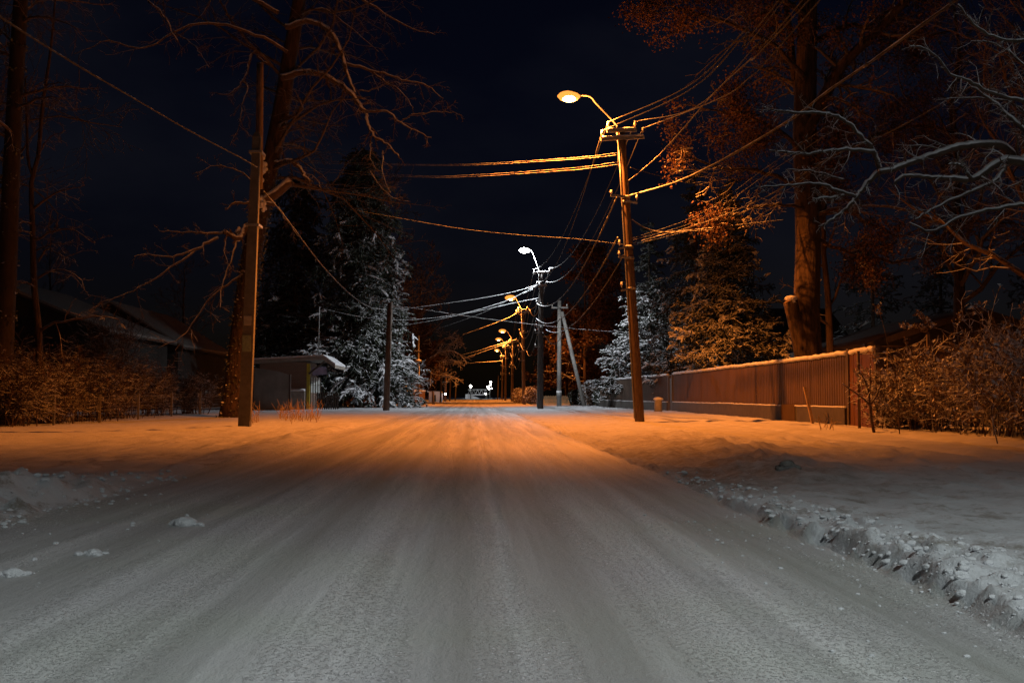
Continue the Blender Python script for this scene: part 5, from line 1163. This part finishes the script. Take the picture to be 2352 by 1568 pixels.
def tuft(px0, px1, py, n, h, label, seed):
    rng = np.random.default_rng(seed); K = 4; P = []
    for i in range(n):
        d = ray(rng.uniform(px0, px1), py + rng.normal() * 4); t_ = -(CAM_H) / d.z; b = np.array((d.x * t_, d.y * t_, 0)); b[2] = gz(b[0], b[1])
        e = np.array((rng.normal() * .25, rng.normal() * .25, 1)) * h * rng.uniform(.4, 1.1); m_ = b + e * .55; P.append([b - (0, 0, .03), b + e * .3, m_ + (rng.normal() * .03, 0, 0), b + e + (rng.normal() * .12, 0, -.05)])
    mb = MB(); mb.tubes(np.array(P), np.full((n, K), .009) * np.array([[1, 1, .8, .5]]), 3); tag(mb.build('grass_tuft', 'grass'), label, 'grass tuft', kind='stuff')
tuft(640, 735, 964, 90, .75, 'clump of dry grass stalks poking from the snow left of the road', 1)
tuft(581, 596, 970, 16, .7, 'few dark dry stems beside the foot of the concrete pole', 2)
tuft(1885, 1915, 995, 14, .35, 'few dry stalks near the leaning stake', 3)
# small rounded bushes and picket fence down the right side
def ball_bush(px, py, Y, r, label, seed, mat='seed', n=2200):
    rng = np.random.default_rng(seed); c = at(px, py, Y); z0 = gz(c[0], Y); t = thing('rounded_bush', (c[0], Y, z0), label, 'bush')
    mb = MB(); mb.tubes(np.array([[(c[0], Y, z0 - .1), (c[0] + rng.normal() * .1, Y, z0 + r * .5), (c[0] + rng.normal() * r * .5, Y + rng.normal() * r * .5, z0 + r)] for _ in range(12)]), np.full((12, 3), .03), 4); mb.build('stems', 'twig_dark', t)
    d = rng.normal(size=(n, 3)); d /= np.linalg.norm(d, axis=1, keepdims=True); p = d * r * (.45 + .55 * rng.random((n, 1)) ** .4) * (.8 + .35 * fbm(d[:, :1] * 2 + seed, d[:, 1:2] * 2 + d[:, 2:] * 2, seed))
    p[:, 2] = np.maximum(p[:, 2] * 1.0 + r * .85, .02); mb = MB(); mb.quads(leaf_cards(p + np.array((c[0], Y, z0)), .09, rng)); mb.build('foliage', mat, t)
ball_bush(1193, 920, 118, .95, 'rounded snow dusted bush left of the second orange lamp pole foot', 1)
ball_bush(1224, 920, 100, .95, 'rounded bush just left of the white lamp pole foot', 2)
ball_bush(1212, 916, 112, 1.0, 'rounded bush between the other two by the lamp poles', 3)
ball_bush(1360, 915, 82, 1.1, 'orange lit bush beside the foot of the strut', 4)
ball_bush(1380, 925, 76, .7, 'low snowy bush at the far end of the grey fence', 5, 'needles_heavy')
ball_bush(1325, 925, 84, .75, 'low dark clipped bush between the strut pole and the fence', 6, 'needles')
def far_pickets():
    Y = 88; x0, x1 = at(1250, 920, Y)[0], at(1312, 920, Y)[0]
    t = thing('picket_fence', ((x0 + x1) / 2, Y, gz(x0, Y)), 'orange lit low picket fence behind the concrete strut pole', 'fence')
    n = 22
    for i in range(n):
        x = x0 + (x1 - x0) * i / n; mb = MB(); mb.box((x, Y, gz(x, Y) - .05), (x + .075, Y + .025, .85 + .05 * (i % 2))); mb.build('picket', 'cut_wood', t)
    for z in (.3, .7):
        mb = MB(); mb.box((x0, Y + .027, z), (x1, Y + .06, z + .07)); mb.build('rail', 'cut_wood', t)
far_pickets()

# ------------------------------------------------------------------ night sky
w = bpy.data.worlds.new('World'); sc.world = w; w.use_nodes = True; nt = w.node_tree
bg = nt.nodes['Background']
sky = N(nt, 'ShaderNodeTexSky', sky_type='NISHITA'); sky.sun_disc = False; sky.sun_elevation = R(3); sky.sun_rotation = R(200)
tc = N(nt, 'ShaderNodeTexCoord'); mp = N(nt, 'ShaderNodeMapping'); mp.inputs['Scale'].default_value = (2.2, 2.2, 5.0); mp.inputs['Rotation'].default_value = (0, .35, 0)
nt.links.new(tc.outputs['Generated'], mp.inputs['Vector'])
cn = N(nt, 'ShaderNodeTexNoise'); cn.inputs['Scale'].default_value = 1.6; cn.inputs['Detail'].default_value = 5; nt.links.new(mp.outputs[0], cn.inputs['Vector'])
cl = ramp(nt, cn.outputs['Fac'], [(0.45, (0, 0, 0)), (0.8, (0.0034, 0.0034, 0.0038))])
SKY_K = 0.0014
night = mix(nt, 1.0, sky.outputs['Color'], (SKY_K * .75, SKY_K * .75, SKY_K * 2.0), 'MULTIPLY')
tot = mix(nt, 1.0, night, cl, 'ADD')
nt.links.new(tot, bg.inputs['Color']); bg.inputs['Strength'].default_value = 1.0

# ------------------------------------------------------------------ render settings
sc.view_settings.view_transform = 'Standard'; sc.view_settings.look = 'None'; sc.view_settings.exposure = 0; sc.view_settings.gamma = 1
cy = sc.cycles; cy.use_denoising = True; cy.max_bounces = 4; cy.diffuse_bounces = 3; cy.glossy_bounces = 2; cy.use_light_tree = True
cy.sample_clamp_indirect = 2.0; cy.caustics_reflective = False; cy.caustics_refractive = False; cy.blur_glossy = 1.0
